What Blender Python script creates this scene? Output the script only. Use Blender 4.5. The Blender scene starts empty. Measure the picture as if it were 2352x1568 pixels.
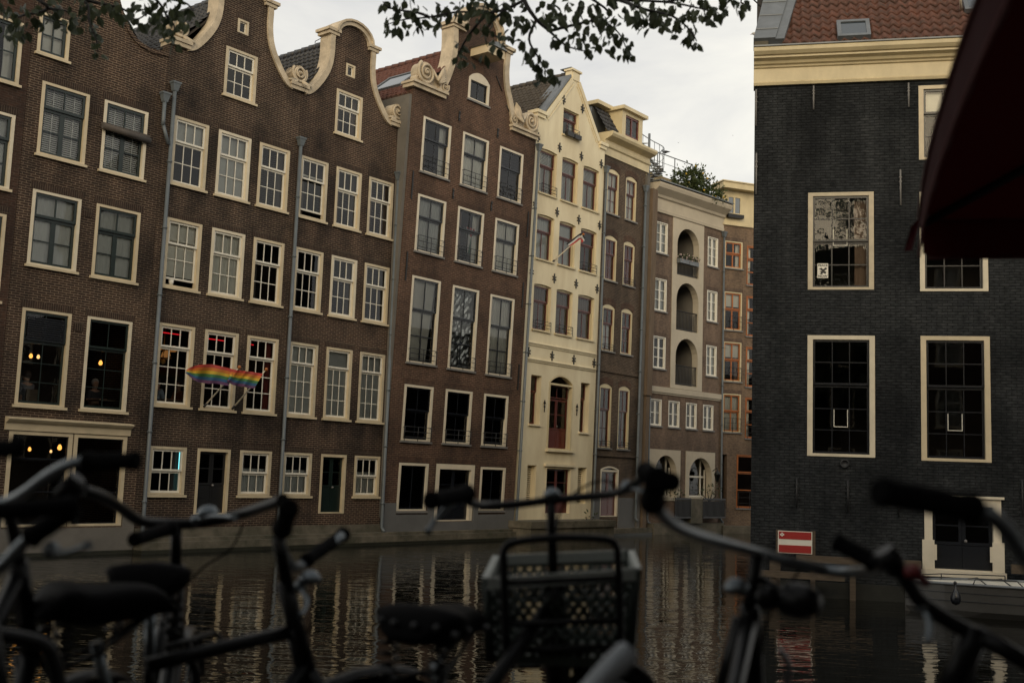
import bpy, math, random
from math import sin, cos, pi, radians
from mathutils import Vector, Matrix
from mathutils.geometry import tessellate_polygon
random.seed(7)
C = bpy.context.scene.collection
V = Vector

# ------------------------------------------------------------------ camera
F, PITCH, ROLL, AZ_ROW, AZ_DARK = 2544.1, 0.118228, 0.0356117, 0.684219, -1.352014 + pi
EYE = V((0, 0, 2.5))
_r, _f, _u = V((1, 0, 0)), V((0, cos(PITCH), sin(PITCH))), V((0, -sin(PITCH), cos(PITCH)))
RT = _r * cos(ROLL) + _u * sin(ROLL)
UP = _u * cos(ROLL) - _r * sin(ROLL)
FW = _f

def ray(x, y):                      # direction through a point of the 2352 x 1568 photograph
    return FW + RT * ((x - 1176) / F) - UP * ((y - 784) / F)

def P(x, y, d):                     # the point at distance d along the optical axis
    return EYE + ray(x, y) * d

cam = bpy.data.objects.new('camera', bpy.data.cameras.new('camera'))
C.objects.link(cam)
cam.matrix_world = Matrix(((RT.x, UP.x, -FW.x, EYE.x), (RT.y, UP.y, -FW.y, EYE.y), (RT.z, UP.z, -FW.z, EYE.z), (0, 0, 0, 1)))
cam.data.sensor_width = 36
cam.data.lens = F / 2352 * 36
cam.data.clip_start, cam.data.clip_end = 0.05, 2000
cam.data.dof.use_dof = True
cam.data.dof.focus_distance = 36
cam.data.dof.aperture_fstop = 2.6
bpy.context.scene.camera = cam

# ------------------------------------------------------------------ materials
def new_mat(name):
    m = bpy.data.materials.new(name); m.use_nodes = True
    n = m.node_tree.nodes; n.clear()
    return m, n, m.node_tree.links

def node(n, t, **kw):
    x = n.new(t)
    for k, v in kw.items():
        if k in x.inputs: x.inputs[k].default_value = v
        else: setattr(x, k, v)
    return x

def rgba(c): return (c[0], c[1], c[2], 1)

def paint(name, col, rough=.5, metal=0, var=.18, scale=3.0, bump=.15, bscale=60, spec=.5, col2=None, stretch=None, coat=0):
    m, n, l = new_mat(name)
    out = node(n, 'ShaderNodeOutputMaterial'); b = node(n, 'ShaderNodeBsdfPrincipled')
    b.inputs['Roughness'].default_value = rough; b.inputs['Metallic'].default_value = metal
    b.inputs['Specular IOR Level'].default_value = spec; b.inputs['Coat Weight'].default_value = coat
    tc = node(n, 'ShaderNodeTexCoord'); src = tc.outputs['Object']
    if stretch:
        mp = node(n, 'ShaderNodeMapping'); mp.inputs['Scale'].default_value = stretch
        l.new(src, mp.inputs[0]); src = mp.outputs[0]
    nz = node(n, 'ShaderNodeTexNoise'); nz.inputs['Scale'].default_value = scale; nz.inputs['Detail'].default_value = 6; nz.inputs['Roughness'].default_value = .65
    l.new(src, nz.inputs['Vector'])
    rp = node(n, 'ShaderNodeValToRGB'); rp.color_ramp.elements[0].position = .3; rp.color_ramp.elements[1].position = .7
    d = col2 or tuple(c * (1 - var) for c in col)
    rp.color_ramp.elements[0].color = rgba(d); rp.color_ramp.elements[1].color = rgba(col)
    l.new(nz.outputs['Fac'], rp.inputs[0]); l.new(rp.outputs[0], b.inputs['Base Color'])
    if bump:
        n2 = node(n, 'ShaderNodeTexNoise'); n2.inputs['Scale'].default_value = bscale; n2.inputs['Detail'].default_value = 3
        l.new(src, n2.inputs['Vector'])
        bp = node(n, 'ShaderNodeBump'); bp.inputs['Strength'].default_value = bump; bp.inputs['Distance'].default_value = .01
        l.new(n2.outputs['Fac'], bp.inputs['Height']); l.new(bp.outputs[0], b.inputs['Normal'])
    l.new(b.outputs[0], out.inputs[0])
    return m

def brick(name, c1, c2, mortar, stain=.6, soldier=False, rough=.85, bump=.5, spec=.3, msize=.010, vary=(.6, 1.35), wobble=.09):
    m, n, l = new_mat(name)
    out = node(n, 'ShaderNodeOutputMaterial'); b = node(n, 'ShaderNodeBsdfPrincipled')
    b.inputs['Roughness'].default_value = rough; b.inputs['Specular IOR Level'].default_value = spec
    tc = node(n, 'ShaderNodeTexCoord'); sp = node(n, 'ShaderNodeSeparateXYZ'); l.new(tc.outputs['Object'], sp.inputs[0])
    ad = node(n, 'ShaderNodeMath', operation='ADD'); l.new(sp.outputs['X'], ad.inputs[0]); l.new(sp.outputs['Y'], ad.inputs[1])
    cb = node(n, 'ShaderNodeCombineXYZ')
    l.new(ad.outputs[0], cb.inputs[0]); l.new(sp.outputs['Z'], cb.inputs[1])
    # courses that are never quite level
    wn = node(n, 'ShaderNodeTexNoise'); wn.inputs['Scale'].default_value = .7; wn.inputs['Detail'].default_value = 3 if wobble < .1 else 6
    l.new(tc.outputs['Object'], wn.inputs['Vector'])
    sc = node(n, 'ShaderNodeVectorMath', operation='SCALE'); sc.inputs['Scale'].default_value = .0 if soldier else wobble
    l.new(wn.outputs['Color'], sc.inputs[0])
    av = node(n, 'ShaderNodeVectorMath', operation='ADD'); l.new(cb.outputs[0], av.inputs[0]); l.new(sc.outputs[0], av.inputs[1])
    bt = node(n, 'ShaderNodeTexBrick'); bt.inputs['Scale'].default_value = 1
    bt.inputs['Brick Width'].default_value = .062 if soldier else .22
    bt.inputs['Row Height'].default_value = .5 if soldier else .064
    bt.offset = 0 if soldier else .5
    bt.inputs['Mortar Size'].default_value = msize; bt.inputs['Mortar Smooth'].default_value = .3; bt.inputs['Bias'].default_value = -.1
    bt.inputs['Color1'].default_value = rgba(c1); bt.inputs['Color2'].default_value = rgba(c2); bt.inputs['Mortar'].default_value = rgba(mortar)
    l.new(av.outputs[0], bt.inputs['Vector'])
    col = bt.outputs['Color']
    def mul(fac_scale, lo, hi, p0, p1, stretch, col):
        mp = node(n, 'ShaderNodeMapping'); mp.inputs['Scale'].default_value = stretch; l.new(tc.outputs['Object'], mp.inputs[0])
        nz = node(n, 'ShaderNodeTexNoise'); nz.inputs['Scale'].default_value = fac_scale; nz.inputs['Detail'].default_value = 7; nz.inputs['Roughness'].default_value = .6
        l.new(mp.outputs[0], nz.inputs['Vector'])
        rp = node(n, 'ShaderNodeValToRGB'); rp.color_ramp.elements[0].position = p0; rp.color_ramp.elements[1].position = p1
        rp.color_ramp.elements[0].color = (lo, lo, lo, 1); rp.color_ramp.elements[1].color = (hi, hi * .98, hi * .95, 1)
        l.new(nz.outputs['Fac'], rp.inputs[0])
        mx = node(n, 'ShaderNodeMix', data_type='RGBA', blend_type='MULTIPLY'); mx.inputs[0].default_value = 1
        l.new(col, mx.inputs[6]); l.new(rp.outputs[0], mx.inputs[7])
        return mx.outputs[2]
    col = mul(.5, stain, 1.12, .38, .56, (1, 1, .8), col)          # soot in big patches
    col = mul(1.6, .72, 1.18, .3, .7, (1, 1, .35), col)           # rain streaks
    col = mul(7, vary[0], vary[1], .28, .72, (1, 1, 2.6), col)             # brick to brick
    l.new(col, b.inputs['Base Color'])
    bp = node(n, 'ShaderNodeBump', invert=True); bp.inputs['Strength'].default_value = bump; bp.inputs['Distance'].default_value = .01
    l.new(bt.outputs['Fac'], bp.inputs['Height'])
    n2 = node(n, 'ShaderNodeTexNoise'); n2.inputs['Scale'].default_value = 14; n2.inputs['Detail'].default_value = 4
    l.new(tc.outputs['Object'], n2.inputs['Vector'])
    bp2 = node(n, 'ShaderNodeBump'); bp2.inputs['Strength'].default_value = .6; bp2.inputs['Distance'].default_value = .012
    l.new(n2.outputs['Fac'], bp2.inputs['Height']); l.new(bp.outputs[0], bp2.inputs['Normal'])
    l.new(bp2.outputs[0], b.inputs['Normal'])
    l.new(b.outputs[0], out.inputs[0])
    return m

def glass(name, tint=(.92, .93, .91), ior=1.5, wob=.05):
    m, n, l = new_mat(name)
    out = node(n, 'ShaderNodeOutputMaterial'); tr = node(n, 'ShaderNodeBsdfTransparent'); gl = node(n, 'ShaderNodeBsdfGlossy')
    tr.inputs[0].default_value = rgba(tint); gl.inputs['Roughness'].default_value = .01; gl.inputs['Color'].default_value = (.95, .95, .95, 1)
    tc = node(n, 'ShaderNodeTexCoord'); nz = node(n, 'ShaderNodeTexNoise'); nz.inputs['Scale'].default_value = 1.6; nz.inputs['Detail'].default_value = 2
    l.new(tc.outputs['Object'], nz.inputs['Vector'])
    bp = node(n, 'ShaderNodeBump'); bp.inputs['Strength'].default_value = wob; bp.inputs['Distance'].default_value = .02
    l.new(nz.outputs['Fac'], bp.inputs['Height']); l.new(bp.outputs[0], gl.inputs['Normal'])
    fr = node(n, 'ShaderNodeFresnel'); fr.inputs['IOR'].default_value = ior
    mx = node(n, 'ShaderNodeMixShader'); l.new(fr.outputs[0], mx.inputs[0]); l.new(tr.outputs[0], mx.inputs[1]); l.new(gl.outputs[0], mx.inputs[2])
    l.new(mx.outputs[0], out.inputs[0])
    return m

def emit(name, col, s):
    m, n, l = new_mat(name)
    out = node(n, 'ShaderNodeOutputMaterial'); e = node(n, 'ShaderNodeEmission'); e.inputs[0].default_value = rgba(col); e.inputs[1].default_value = s
    l.new(e.outputs[0], out.inputs[0]); return m

M = dict(
    brick_h0=brick('red brown brick', (.060, .030, .020), (.042, .022, .016), (.075, .055, .043), .7),
    brick_h1=brick('dark brown brick', (.047, .027, .018), (.030, .018, .0135), (.19, .145, .11), .45),
    brick_h2=brick('brown brick', (.044, .026, .018), (.030, .019, .0145), (.18, .14, .108), .35),
    brick_h3=brick('brown brick b', (.050, .028, .019), (.034, .021, .0155), (.185, .14, .108), .35),
    brick_h4=brick('warm brown brick', (.092, .050, .035), (.068, .038, .028), (.17, .12, .09), .6),
    brick_h6=brick('grey brown brick', (.085, .058, .042), (.060, .042, .033), (.16, .13, .10), .65),
    brick_h7=brick('mauve modern brick', (.18, .122, .092), (.14, .096, .075), (.19, .155, .125), .8),
    brick_h8=brick('light modern brick', (.19, .13, .09), (.15, .104, .075), (.20, .16, .125), .8),
    brick_dark=brick('black painted brick', (.033, .037, .042), (.025, .0285, .033), (.014, .016, .018), .5, rough=.75, bump=1.0, spec=.10, msize=.009, vary=(.4, 1.7), wobble=.05),
    lintel=brick('soldier course brick', (.050, .029, .021), (.034, .021, .016), (.10, .08, .062), .7, soldier=True),
    lintel4=brick('warm soldier course', (.085, .046, .033), (.065, .037, .027), (.11, .08, .06), .7, soldier=True),
    lintel7=brick('modern soldier course', (.12, .08, .062), (.10, .066, .052), (.16, .13, .105), .8, soldier=True),
    cream=paint('cream paint', (.67, .555, .375), .45, var=.22, scale=2.2),
    cream2=paint('yellow cream paint', (.70, .585, .36), .45, var=.25, scale=1.6, stretch=(1, 1, .5)),
    cream_b=paint('cream paint aged', (.64, .54, .38), .5, var=.3, scale=3), cream_c=paint('cream paint pale', (.75, .66, .50), .4, var=.2, scale=2.5),
    ivory=paint('ivory paint', (.74, .66, .52), .45, var=.15, scale=2.0),
    white=paint('white paint', (.80, .76, .66), .4, var=.10, scale=3),
    stone=paint('weathered sandstone paint', (.66, .55, .40), .75, var=.45, scale=2.6, bump=.5, bscale=18),
    stucco=paint('cream stucco', (.83, .74, .53), .8, scale=1.1, bump=.25, bscale=40, col2=(.64, .54, .36), stretch=(1, 1, .3)),
    plinth=paint('grey plaster', (.17, .155, .135), .85, var=.35, scale=.8, bump=.4, bscale=12),
    plinth2=paint('slate grey plaster', (.15, .15, .15), .8, var=.25, scale=.9),
    concrete=paint('pale concrete', (.56, .49, .38), .85, var=.2, scale=1.0, bump=.3, bscale=25),
    quay=paint('mossy quay stone', (.17, .145, .11), .9, scale=1.4, bump=.9, bscale=7, col2=(.045, .045, .028)),
    paving=paint('brick paving', (.09, .075, .065), .85, var=.4, scale=4),
    green=paint('dark green paint', (.012, .022, .019), .3, var=.2),
    navy=paint('blue black paint', (.011, .013, .018), .25, var=.2),
    black=paint('black metal', (.012, .012, .013), .45, var=.3),
    maroon=paint('maroon paint', (.115, .024, .016), .3, var=.2),
    orange=paint('orange wood varnish', (.42, .13, .025), .35, var=.25, scale=5),
    zinc=paint('zinc sheet', (.21, .225, .24), .5, metal=.35, var=.3, scale=2.5, bump=.1),
    pipe=paint('blue grey painted pipe', (.13, .15, .165), .45, var=.25, scale=4),
    sillgrey=paint('hardstone sill', (.22, .21, .20), .7, var=.2),
    tile_dark=paint('dark glazed roof tile', (.045, .043, .044), .45, var=.5, scale=2.2, bump=.3, bscale=25),
    tile_grey=paint('brown grey roof tile', (.085, .07, .055), .7, var=.5, scale=2.2, bump=.3, bscale=25),
    tile_red=paint('red clay roof tile', (.135, .052, .036), .75, scale=3.2, bump=.4, bscale=25, col2=(.085, .036, .026)),
    tile_mixed=paint('orange clay roof tile', (.155, .060, .038), .75, scale=4.5, bump=.4, bscale=25, col2=(.055, .034, .027)),
    glass=glass('window glass'), glass_dark=glass('dark window glass', (.5, .5, .5)),
    cloth_w=paint('white curtain cloth', (.80, .77, .68), .9, var=.15, scale=2),
    cloth_g=paint('grey blind cloth', (.60, .60, .56), .9, var=.1, scale=2),
    cloth_d=paint('dark curtain cloth', (.10, .085, .075), .9, var=.3, scale=3),
    cloth_y=paint('ochre lamplight tint', (.62, .36, .10), .9, var=.3, scale=1.5),  # ochre stands in for lamplight in an orange lit room
    cloth_r=paint('dark red curtain', (.20, .03, .02), .85, var=.35, scale=3),
    cloth_b=paint('brown curtain', (.17, .115, .085), .9, var=.3, scale=4),
    slat=paint('white slats', (.82, .80, .74), .6, var=.08),
    foil=paint('silver foil', (.50, .50, .47), .30, metal=1, var=.3, scale=4, bump=.5, bscale=9),
    iron=paint('wrought iron', (.02, .02, .022), .5, var=.3),
    room=paint('dark room lining', (.045, .038, .032), .9, var=.3),
    wood=paint('weathered timber', (.12, .088, .058), .85, var=.45, scale=2.5, bump=.5, bscale=20, stretch=(1, 4, 10)),
    brownwood=paint('brown pilaster', (.18, .125, .08), .8, var=.4, scale=2, stretch=(4, 4, .6)),
    bulb=emit('warm bulb', (1, .42, .08), 1.6), redled=emit('red strip light', (1, .02, .03), .7), cyanled=emit('cyan strip light', (.25, .9, 1), 1.3),
    shade=emit('lampshade glow', (1, .42, .12), .16), warm_glow=emit('lit lamp', (1, .55, .2), 1.3),
    leaf=None,
)

# ------------------------------------------------------------------ mesh builder
class MB:
    def __init__(s): s.v, s.f, s.sm = [], [], []
    def add(s, vs, fs, smooth=False):
        o = len(s.v); s.v += [V(p) for p in vs]
        for f in fs: s.f.append([i + o for i in f]); s.sm.append(smooth)
        return s
    def box(s, x0, x1, y0, y1, z0, z1):
        return s.add([(x0, y0, z0), (x1, y0, z0), (x1, y1, z0), (x0, y1, z0), (x0, y0, z1), (x1, y0, z1), (x1, y1, z1), (x0, y1, z1)],
                     [(0, 3, 2, 1), (4, 5, 6, 7), (0, 1, 5, 4), (1, 2, 6, 5), (2, 3, 7, 6), (3, 0, 4, 7)])
    def poly(s, pts, y0, y1):              # an xz outline given a thickness in y
        n = len(pts); vs = [(x, y0, z) for x, z in pts] + [(x, y1, z) for x, z in pts]
        tri = tessellate_polygon([[V((x, z, 0)) for x, z in pts]])
        fs = [tuple(t) for t in tri] + [tuple(i + n for i in reversed(t)) for t in tri] + [(i, (i + 1) % n, (i + 1) % n + n, i + n) for i in range(n)]
        return s.add(vs, fs)
    def profile(s, pts, x0, x1):           # a yz moulding profile run along x
        n = len(pts); vs = [(x0, y, z) for y, z in pts] + [(x1, y, z) for y, z in pts]
        tri = tessellate_polygon([[V((y, z, 0)) for y, z in pts]])
        fs = [tuple(t) for t in tri] + [tuple(i + n for i in reversed(t)) for t in tri] + [(i, (i + 1) % n, (i + 1) % n + n, i + n) for i in range(n)]
        return s.add(vs, fs)
    def strip(s, a, b, y0, y1):            # a solid band between two xz polylines
        n = len(a)
        vs = [(x, y0, z) for x, z in a] + [(x, y0, z) for x, z in b] + [(x, y1, z) for x, z in a] + [(x, y1, z) for x, z in b]
        fs = []
        for i in range(n - 1):
            fs += [(i, i + 1, n + i + 1, n + i), (2*n + i + 1, 2*n + i, 3*n + i, 3*n + i + 1), (i + 1, i, 2*n + i, 2*n + i + 1), (n + i, n + i + 1, 3*n + i + 1, 3*n + i)]
        fs += [(0, n, 3*n, 2*n), (n - 1, 3*n - 1, 4*n - 1, 2*n - 1)]
        return s.add(vs, fs)
    def quad(s, a, b, c, d): return s.add([a, b, c, d], [(0, 1, 2, 3)])
    def tube(s, pts, r, n=8):
        pts = [V(p) for p in pts]; k = len(pts); rs = r if isinstance(r, (list, tuple)) else [r] * k
        vs, fs = [], []; up = None
        for i, p in enumerate(pts):
            t = (pts[min(i + 1, k - 1)] - pts[max(i - 1, 0)]).normalized()
            if up is None: up = V((0, 0, 1)) if abs(t.z) < .9 else V((1, 0, 0))
            a = t.cross(up).normalized(); b = a.cross(t).normalized(); up = b
            for j in range(n):
                q = 2 * pi * j / n; vs.append(p + (a * cos(q) + b * sin(q)) * rs[i])
        for i in range(k - 1):
            for j in range(n): fs.append((i*n + j, i*n + (j + 1) % n, (i + 1)*n + (j + 1) % n, (i + 1)*n + j))
        s.add(vs, fs, True)
        o = len(s.v) - len(vs)
        for e in (list(range(n))[::-1], [(k - 1)*n + j for j in range(n)]): s.f.append([i + o for i in e]); s.sm.append(False)
        return s
    def ball(s, c, r, n=8, m=6, sc=(1, 1, 1)):
        c = V(c); vs = [c + V((0, 0, r * sc[2]))]; fs = []
        for i in range(1, m):
            for j in range(n):
                a, q = pi * i / m, 2 * pi * j / n
                vs.append(c + V((sin(a)*cos(q)*r*sc[0], sin(a)*sin(q)*r*sc[1], cos(a)*r*sc[2])))
        vs.append(c - V((0, 0, r * sc[2])))
        for j in range(n): fs += [(0, 1 + j, 1 + (j + 1) % n), (len(vs) - 1, len(vs) - 2 - j, len(vs) - 2 - (j + 1) % n)]
        for i in range(m - 2):
            for j in range(n): fs.append((1 + i*n + j, 1 + (i + 1)*n + j, 1 + (i + 1)*n + (j + 1) % n, 1 + i*n + (j + 1) % n))
        return s.add(vs, fs, True)
    def lathe(s, c, prof, n=14, ax=None):   # (radius, height) profile about z (or the axes given)
        c = V(c); X, Y, Z = ax or (V((1, 0, 0)), V((0, 1, 0)), V((0, 0, 1))); vs, fs = [], []
        for r, h in prof:
            for j in range(n):
                q = 2 * pi * j / n; vs.append(c + X * (r*cos(q)) + Y * (r*sin(q)) + Z * h)
        for i in range(len(prof) - 1):
            for j in range(n): fs.append((i*n + j, i*n + (j + 1) % n, (i + 1)*n + (j + 1) % n, (i + 1)*n + j))
        return s.add(vs, fs, True)
    def build(s, name, mat, parent=None, fn=None, base=None):
        me = bpy.data.meshes.new(name)
        vs = [fn(p) if fn else p for p in s.v]
        if base is not None: vs = [p - base for p in vs]
        me.from_pydata(vs, [], s.f); me.polygons.foreach_set('use_smooth', s.sm)
        me.materials.append(mat if not isinstance(mat, str) else M[mat]); me.update()
        o = bpy.data.objects.new(name, me); C.objects.link(o)
        if parent is not None: o.parent = parent
        elif base is not None: o.location = base
        return o

def tag(o, label=None, cat=None, group=None, kind=None):
    for k, v in (('label', label), ('category', cat), ('group', group), ('kind', kind)):
        if v: o[k] = v
    return o

def thing(name, label, cat, loc=(0, 0, 0), rz=0, group=None):
    o = bpy.data.objects.new(name, None); C.objects.link(o); o.empty_display_size = .3
    o.location = loc; o.rotation_euler = (0, 0, rz)
    return tag(o, label, cat, group)

# ------------------------------------------------------------------ houses
class House:
    def __init__(s, name, label, origin, az, x0, x1, wall, lean=0.0, lintel='lintel'):
        s.e = V((sin(az), cos(az), 0)); s.n = V((-cos(az), sin(az), 0)); s.o = origin; s.x0, s.x1, s.lean, s.wallmat, s.lintel = x0, x1, lean, wall, lintel
        s.root = thing(name, label, 'building', origin + s.e * x0, math.atan2(s.e.y, s.e.x))
        s.holes = []
    def fn(s, p): return V((p.x - s.x0, p.y - s.lean * p.z, p.z))
    def world(s, p): p = V(p); return s.o + s.e * p.x + s.n * (p.y - s.lean * p.z) + V((0, 0, p.z))
    def part(s, mb, name, mat, parent=None): return mb.build(name, mat, parent or s.root, s.fn)
    def L(s, px, py, off=0):               # the point of the facade seen at a pixel
        d = ray(px, py); t = ((s.o - EYE).dot(s.n) + off - s.lean * EYE.z) / (d.dot(s.n) + s.lean * d.z)
        p = EYE + d * t; return ((p - s.o).dot(s.e), p.z)
    def facade(s, outline, name='facade', th=.32):
        pl = [[V((x, z, 0)) for x, z in outline]] + [[V((x, z, 0)) for x, z in h] for h in s.holes]
        flat = [p for q in pl for p in q]; n = len(flat); m = MB()
        tri = tessellate_polygon(pl)
        vs = [(p.x, 0, p.y) for p in flat] + [(p.x, th, p.y) for p in flat]; fs = [tuple(t) for t in tri] + [tuple(i + n for i in reversed(t)) for t in tri]
        o = 0
        for q in pl:
            k = len(q); fs += [(o + i, o + (i + 1) % k, o + (i + 1) % k + n, o + i + n) for i in range(k)]; o += k
        m.add(vs, fs)
        return s.part(m, name, s.wallmat)
    def shell(s, z1, y1=9, z0=-.4, x0=None, x1=None, mat=None, top=False):   # side and back walls behind the facade
        x0 = s.x0 if x0 is None else x0; x1 = s.x1 if x1 is None else x1; m = MB(); t = .2
        m.box(x0 + .004, x0 + t, .325, y1, z0, z1); m.box(x1 - t, x1 - .004, .325, y1, z0, z1); m.box(x0 + t + .002, x1 - t - .002, y1 - t, y1 - .004, z0, z1)
        if top: m.box(x0 + t + .002, x1 - t - .002, .325, y1 - t - .002, z1 - .2, z1 - .01)
        s.part(m, 'side_walls', mat or s.wallmat)
        f = MB()
        for z in s.floors: f.box(x0 + t + .004, x1 - t - .004, .33, y1 - t - .004, z - .25, z)
        f.box(x0 + t + .004, x1 - t - .004, 4.2, 4.3, z0, z1 - .3)
        s.part(f, 'floors', 'room')

def row_house(name, label, x0, x1, wall, lean=0, floors=(), lintel='lintel'):
    h = House(name, label, ROW_O, AZ_ROW, x0, x1, wall, lean, lintel); h.floors = floors; return h

_d = ray(683, 700); _n = V((-cos(AZ_ROW), sin(AZ_ROW), 0))
ROW_O = EYE + _d * (27.0 / _d.dot(_n)); ROW_O.z = 0

def sash(m, x0, x1, z0, z1, y0, y1, cols, rows, st, bar, mid=None):
    m.box(x0, x0 + st, y0, y1, z0, z1); m.box(x1 - st, x1, y0, y1, z0, z1)
    m.box(x0 + st, x1 - st, y0, y1, z0, z0 + st); m.box(x0 + st, x1 - st, y0, y1, z1 - st, z1)
    a0, a1, b0, b1 = x0 + st, x1 - st, z0 + st, z1 - st
    for i in range(1, cols):
        w = (mid or bar) if (mid and i * 2 == cols) else bar; x = a0 + (a1 - a0) * i / cols
        m.box(x - w/2, x + w/2, y0 + .008, y1 - .008, b0, b1)
    for j in range(1, rows):
        z = b0 + (b1 - b0) * j / rows; m.box(a0, a1, y0 + .011, y1 - .011, z - bar/2, z + bar/2)

def drape(m, x0, x1, z0, z1, y, amp=.03, wl=.16, n=None):
    n = n or max(6, int((x1 - x0) / wl * 6)); ph = random.random() * 6; vs, fs = [], []
    for j, z in enumerate((z0, (z0*2 + z1)/3, (z0 + z1*2)/3, z1)):
        for i in range(n + 1):
            x = x0 + (x1 - x0) * i / n; vs.append((x + .01*sin(j*2 + i), y + amp * sin(ph + x * 2*pi/wl + .5*sin(x*9 + j*.7)) * (1 - .2*j/3), z))
    for j in range(3):
        for i in range(n): a = j*(n + 1) + i; fs.append((a, a + 1, a + n + 2, a + n + 1))
    return m.add(vs, fs, True)

STY = {  # casing, casing width, sash paint, top fraction, top grid, bottom grid, stile, bar, centre post, sill
 'white': ('cream', .10, 'white', .36, (3, 1), (3, 2), .055, .024, None, 'cream'),
 'white4': ('cream', .10, 'white', .27, (3, 1), (3, 3), .055, .024, None, 'cream'),
 'whiteblank': ('cream', .10, 'white', .27, (1, 1), (3, 3), .055, .024, None, 'cream'),
 'whiteg': ('cream', .10, 'white', .5, (3, 1), (3, 1), .055, .024, None, 'cream'),
 'green': ('cream', .09, 'green', .34, (2, 1), (2, 2), .07, .032, .13, 'cream'),
 'green1': ('cream', .09, 'green', 0, None, (2, 2), .07, .032, None, 'cream'),
 'green4': ('cream', .09, 'green', .32, (2, 1), (2, 3), .06, .022, None, 'cream'),
 'navy': ('ivory', .10, 'navy', .38, (2, 1), (2, 1), .055, .03, None, 'sillgrey'),
 'navy4': ('ivory', .10, 'navy', .38, (2, 1), (2, 2), .055, .035, None, 'sillgrey'),
 'navy5': ('ivory', .11, 'navy', .45, (2, 1), (2, 1), .05, .022, None, 'sillgrey'),
 'navyg': ('ivory', .11, 'navy', 0, None, (2, 1), .05, .03, None, 'sillgrey'),
 'maroon': ('cream2', .05, 'maroon', .35, (1, 1), (2, 1), .055, .03, None, 'cream2'),
 'maroon6': ('cream2', .09, 'maroon', .37, (2, 1), (2, 2), .05, .026, None, 'sillgrey'),
 'modern': ('white', .05, 'white', 0, None, (2, 3), .055, .04, .12, 'sillgrey'),
 'modern2': ('white', .05, 'white', 0, None, (2, 2), .055, .04, .12, 'sillgrey'),
 'orange': ('cream2', .07, 'orange', .45, (2, 1), (2, 1), .06, .05, .07, 'sillgrey'),
 'orangeg': ('orange', .05, 'orange', .33, (1, 1), (1, 2), .06, .05, None, 'sillgrey'),
 'dark4': ('cream', .11, 'navy', .5, (3, 2), (3, 2), .05, .026, None, None),
 'dark5': ('cream', .12, 'navy', .4, (3, 2), (3, 3), .05, .022, None, None),
 'dark3': ('cream', .11, 'navy', .36, (3, 1), (3, 2), .05, .026, None, None),
}

def curtain(h, w, kind, x0, x1, z0, z1, d=0):
    if not kind: return
    for k in kind.split('+'):
        m = MB(); mat = 'cloth_w'; nm = 'curtain'; H = z1 - z0; W = x1 - x0
        c = k[0]; mat = {'w': 'cloth_w', 'g': 'cloth_g', 'd': 'cloth_d', 'y': 'cloth_y', 'r': 'cloth_r', 'b': 'cloth_b', 's': 'slat', 'f': 'foil'}[c]; a = k[1:]
        if c == 's':
            nm = 'blind'; q = int(H / .055)
            for i in range(q):
                z = z0 + H * (i + .5) / q; m.add([(x0, d + .14, z - .02), (x1, d + .14, z - .02), (x1, d + .17, z + .019), (x0, d + .17, z + .019)], [(0, 1, 2, 3)])
            for x in (x0 + W*.3, x0 + W*.75): m.box(x - .012, x + .012, d + .130, d + .137, z0, z1)
        elif c == 'f':
            nm = 'foil_cover'; n = 14; mm = 24; vs = []; fs = []
            for j in range(mm + 1):
                for i in range(n + 1): vs.append((x0 + W*i/n, d + .165 + random.uniform(-.03, .03), z0 + H*j/mm))
            for j in range(mm):
                for i in range(n): b = j*(n + 1) + i; fs += [(b, b + 1, b + n + 2), (b, b + n + 2, b + n + 1)]
            m.add(vs, fs)
        elif a == '': drape(m, x0, x1, z0, z1, d + .155, .016)
        elif a == 'f': nm = 'blind'; m.box(x0, x1, d + .14, d + .15, z0, z1)                      # flat roller blind
        elif a == 'T': nm = 'blind'; m.box(x0, x1, d + .135, d + .145, z0 + H*.62, z1)
        elif a == 'U': nm = 'blind'; m.box(x0, x1, d + .135, d + .145, z0 + H*.16, z1)
        elif a == 'L': drape(m, x0, x0 + W*.28, z0, z1, d + .19, .02)
        elif a == 'R': drape(m, x1 - W*.28, x1, z0, z1, d + .19, .02)
        elif a == 'H': drape(m, x0, x1, z0, z0 + H*.6, d + .16, .016)
        elif a == 'S':                                                                    # sheet hanging askew
            m.add([(x0, d + .14, z0), (x1 - W*.25, d + .16, z0), (x1 - W*.08, d + .14, z1), (x0, d + .15, z1)], [(0, 1, 2, 3)])
        elif a == 'P': nm = 'back_panel'; m.box(x0 - .3, x1 + .3, 1.6, 1.7, z0 - .2, z1)     # rear panel of a shallow room, lamplight put into its ochre
        h.part(m, nm, mat, w)

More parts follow.
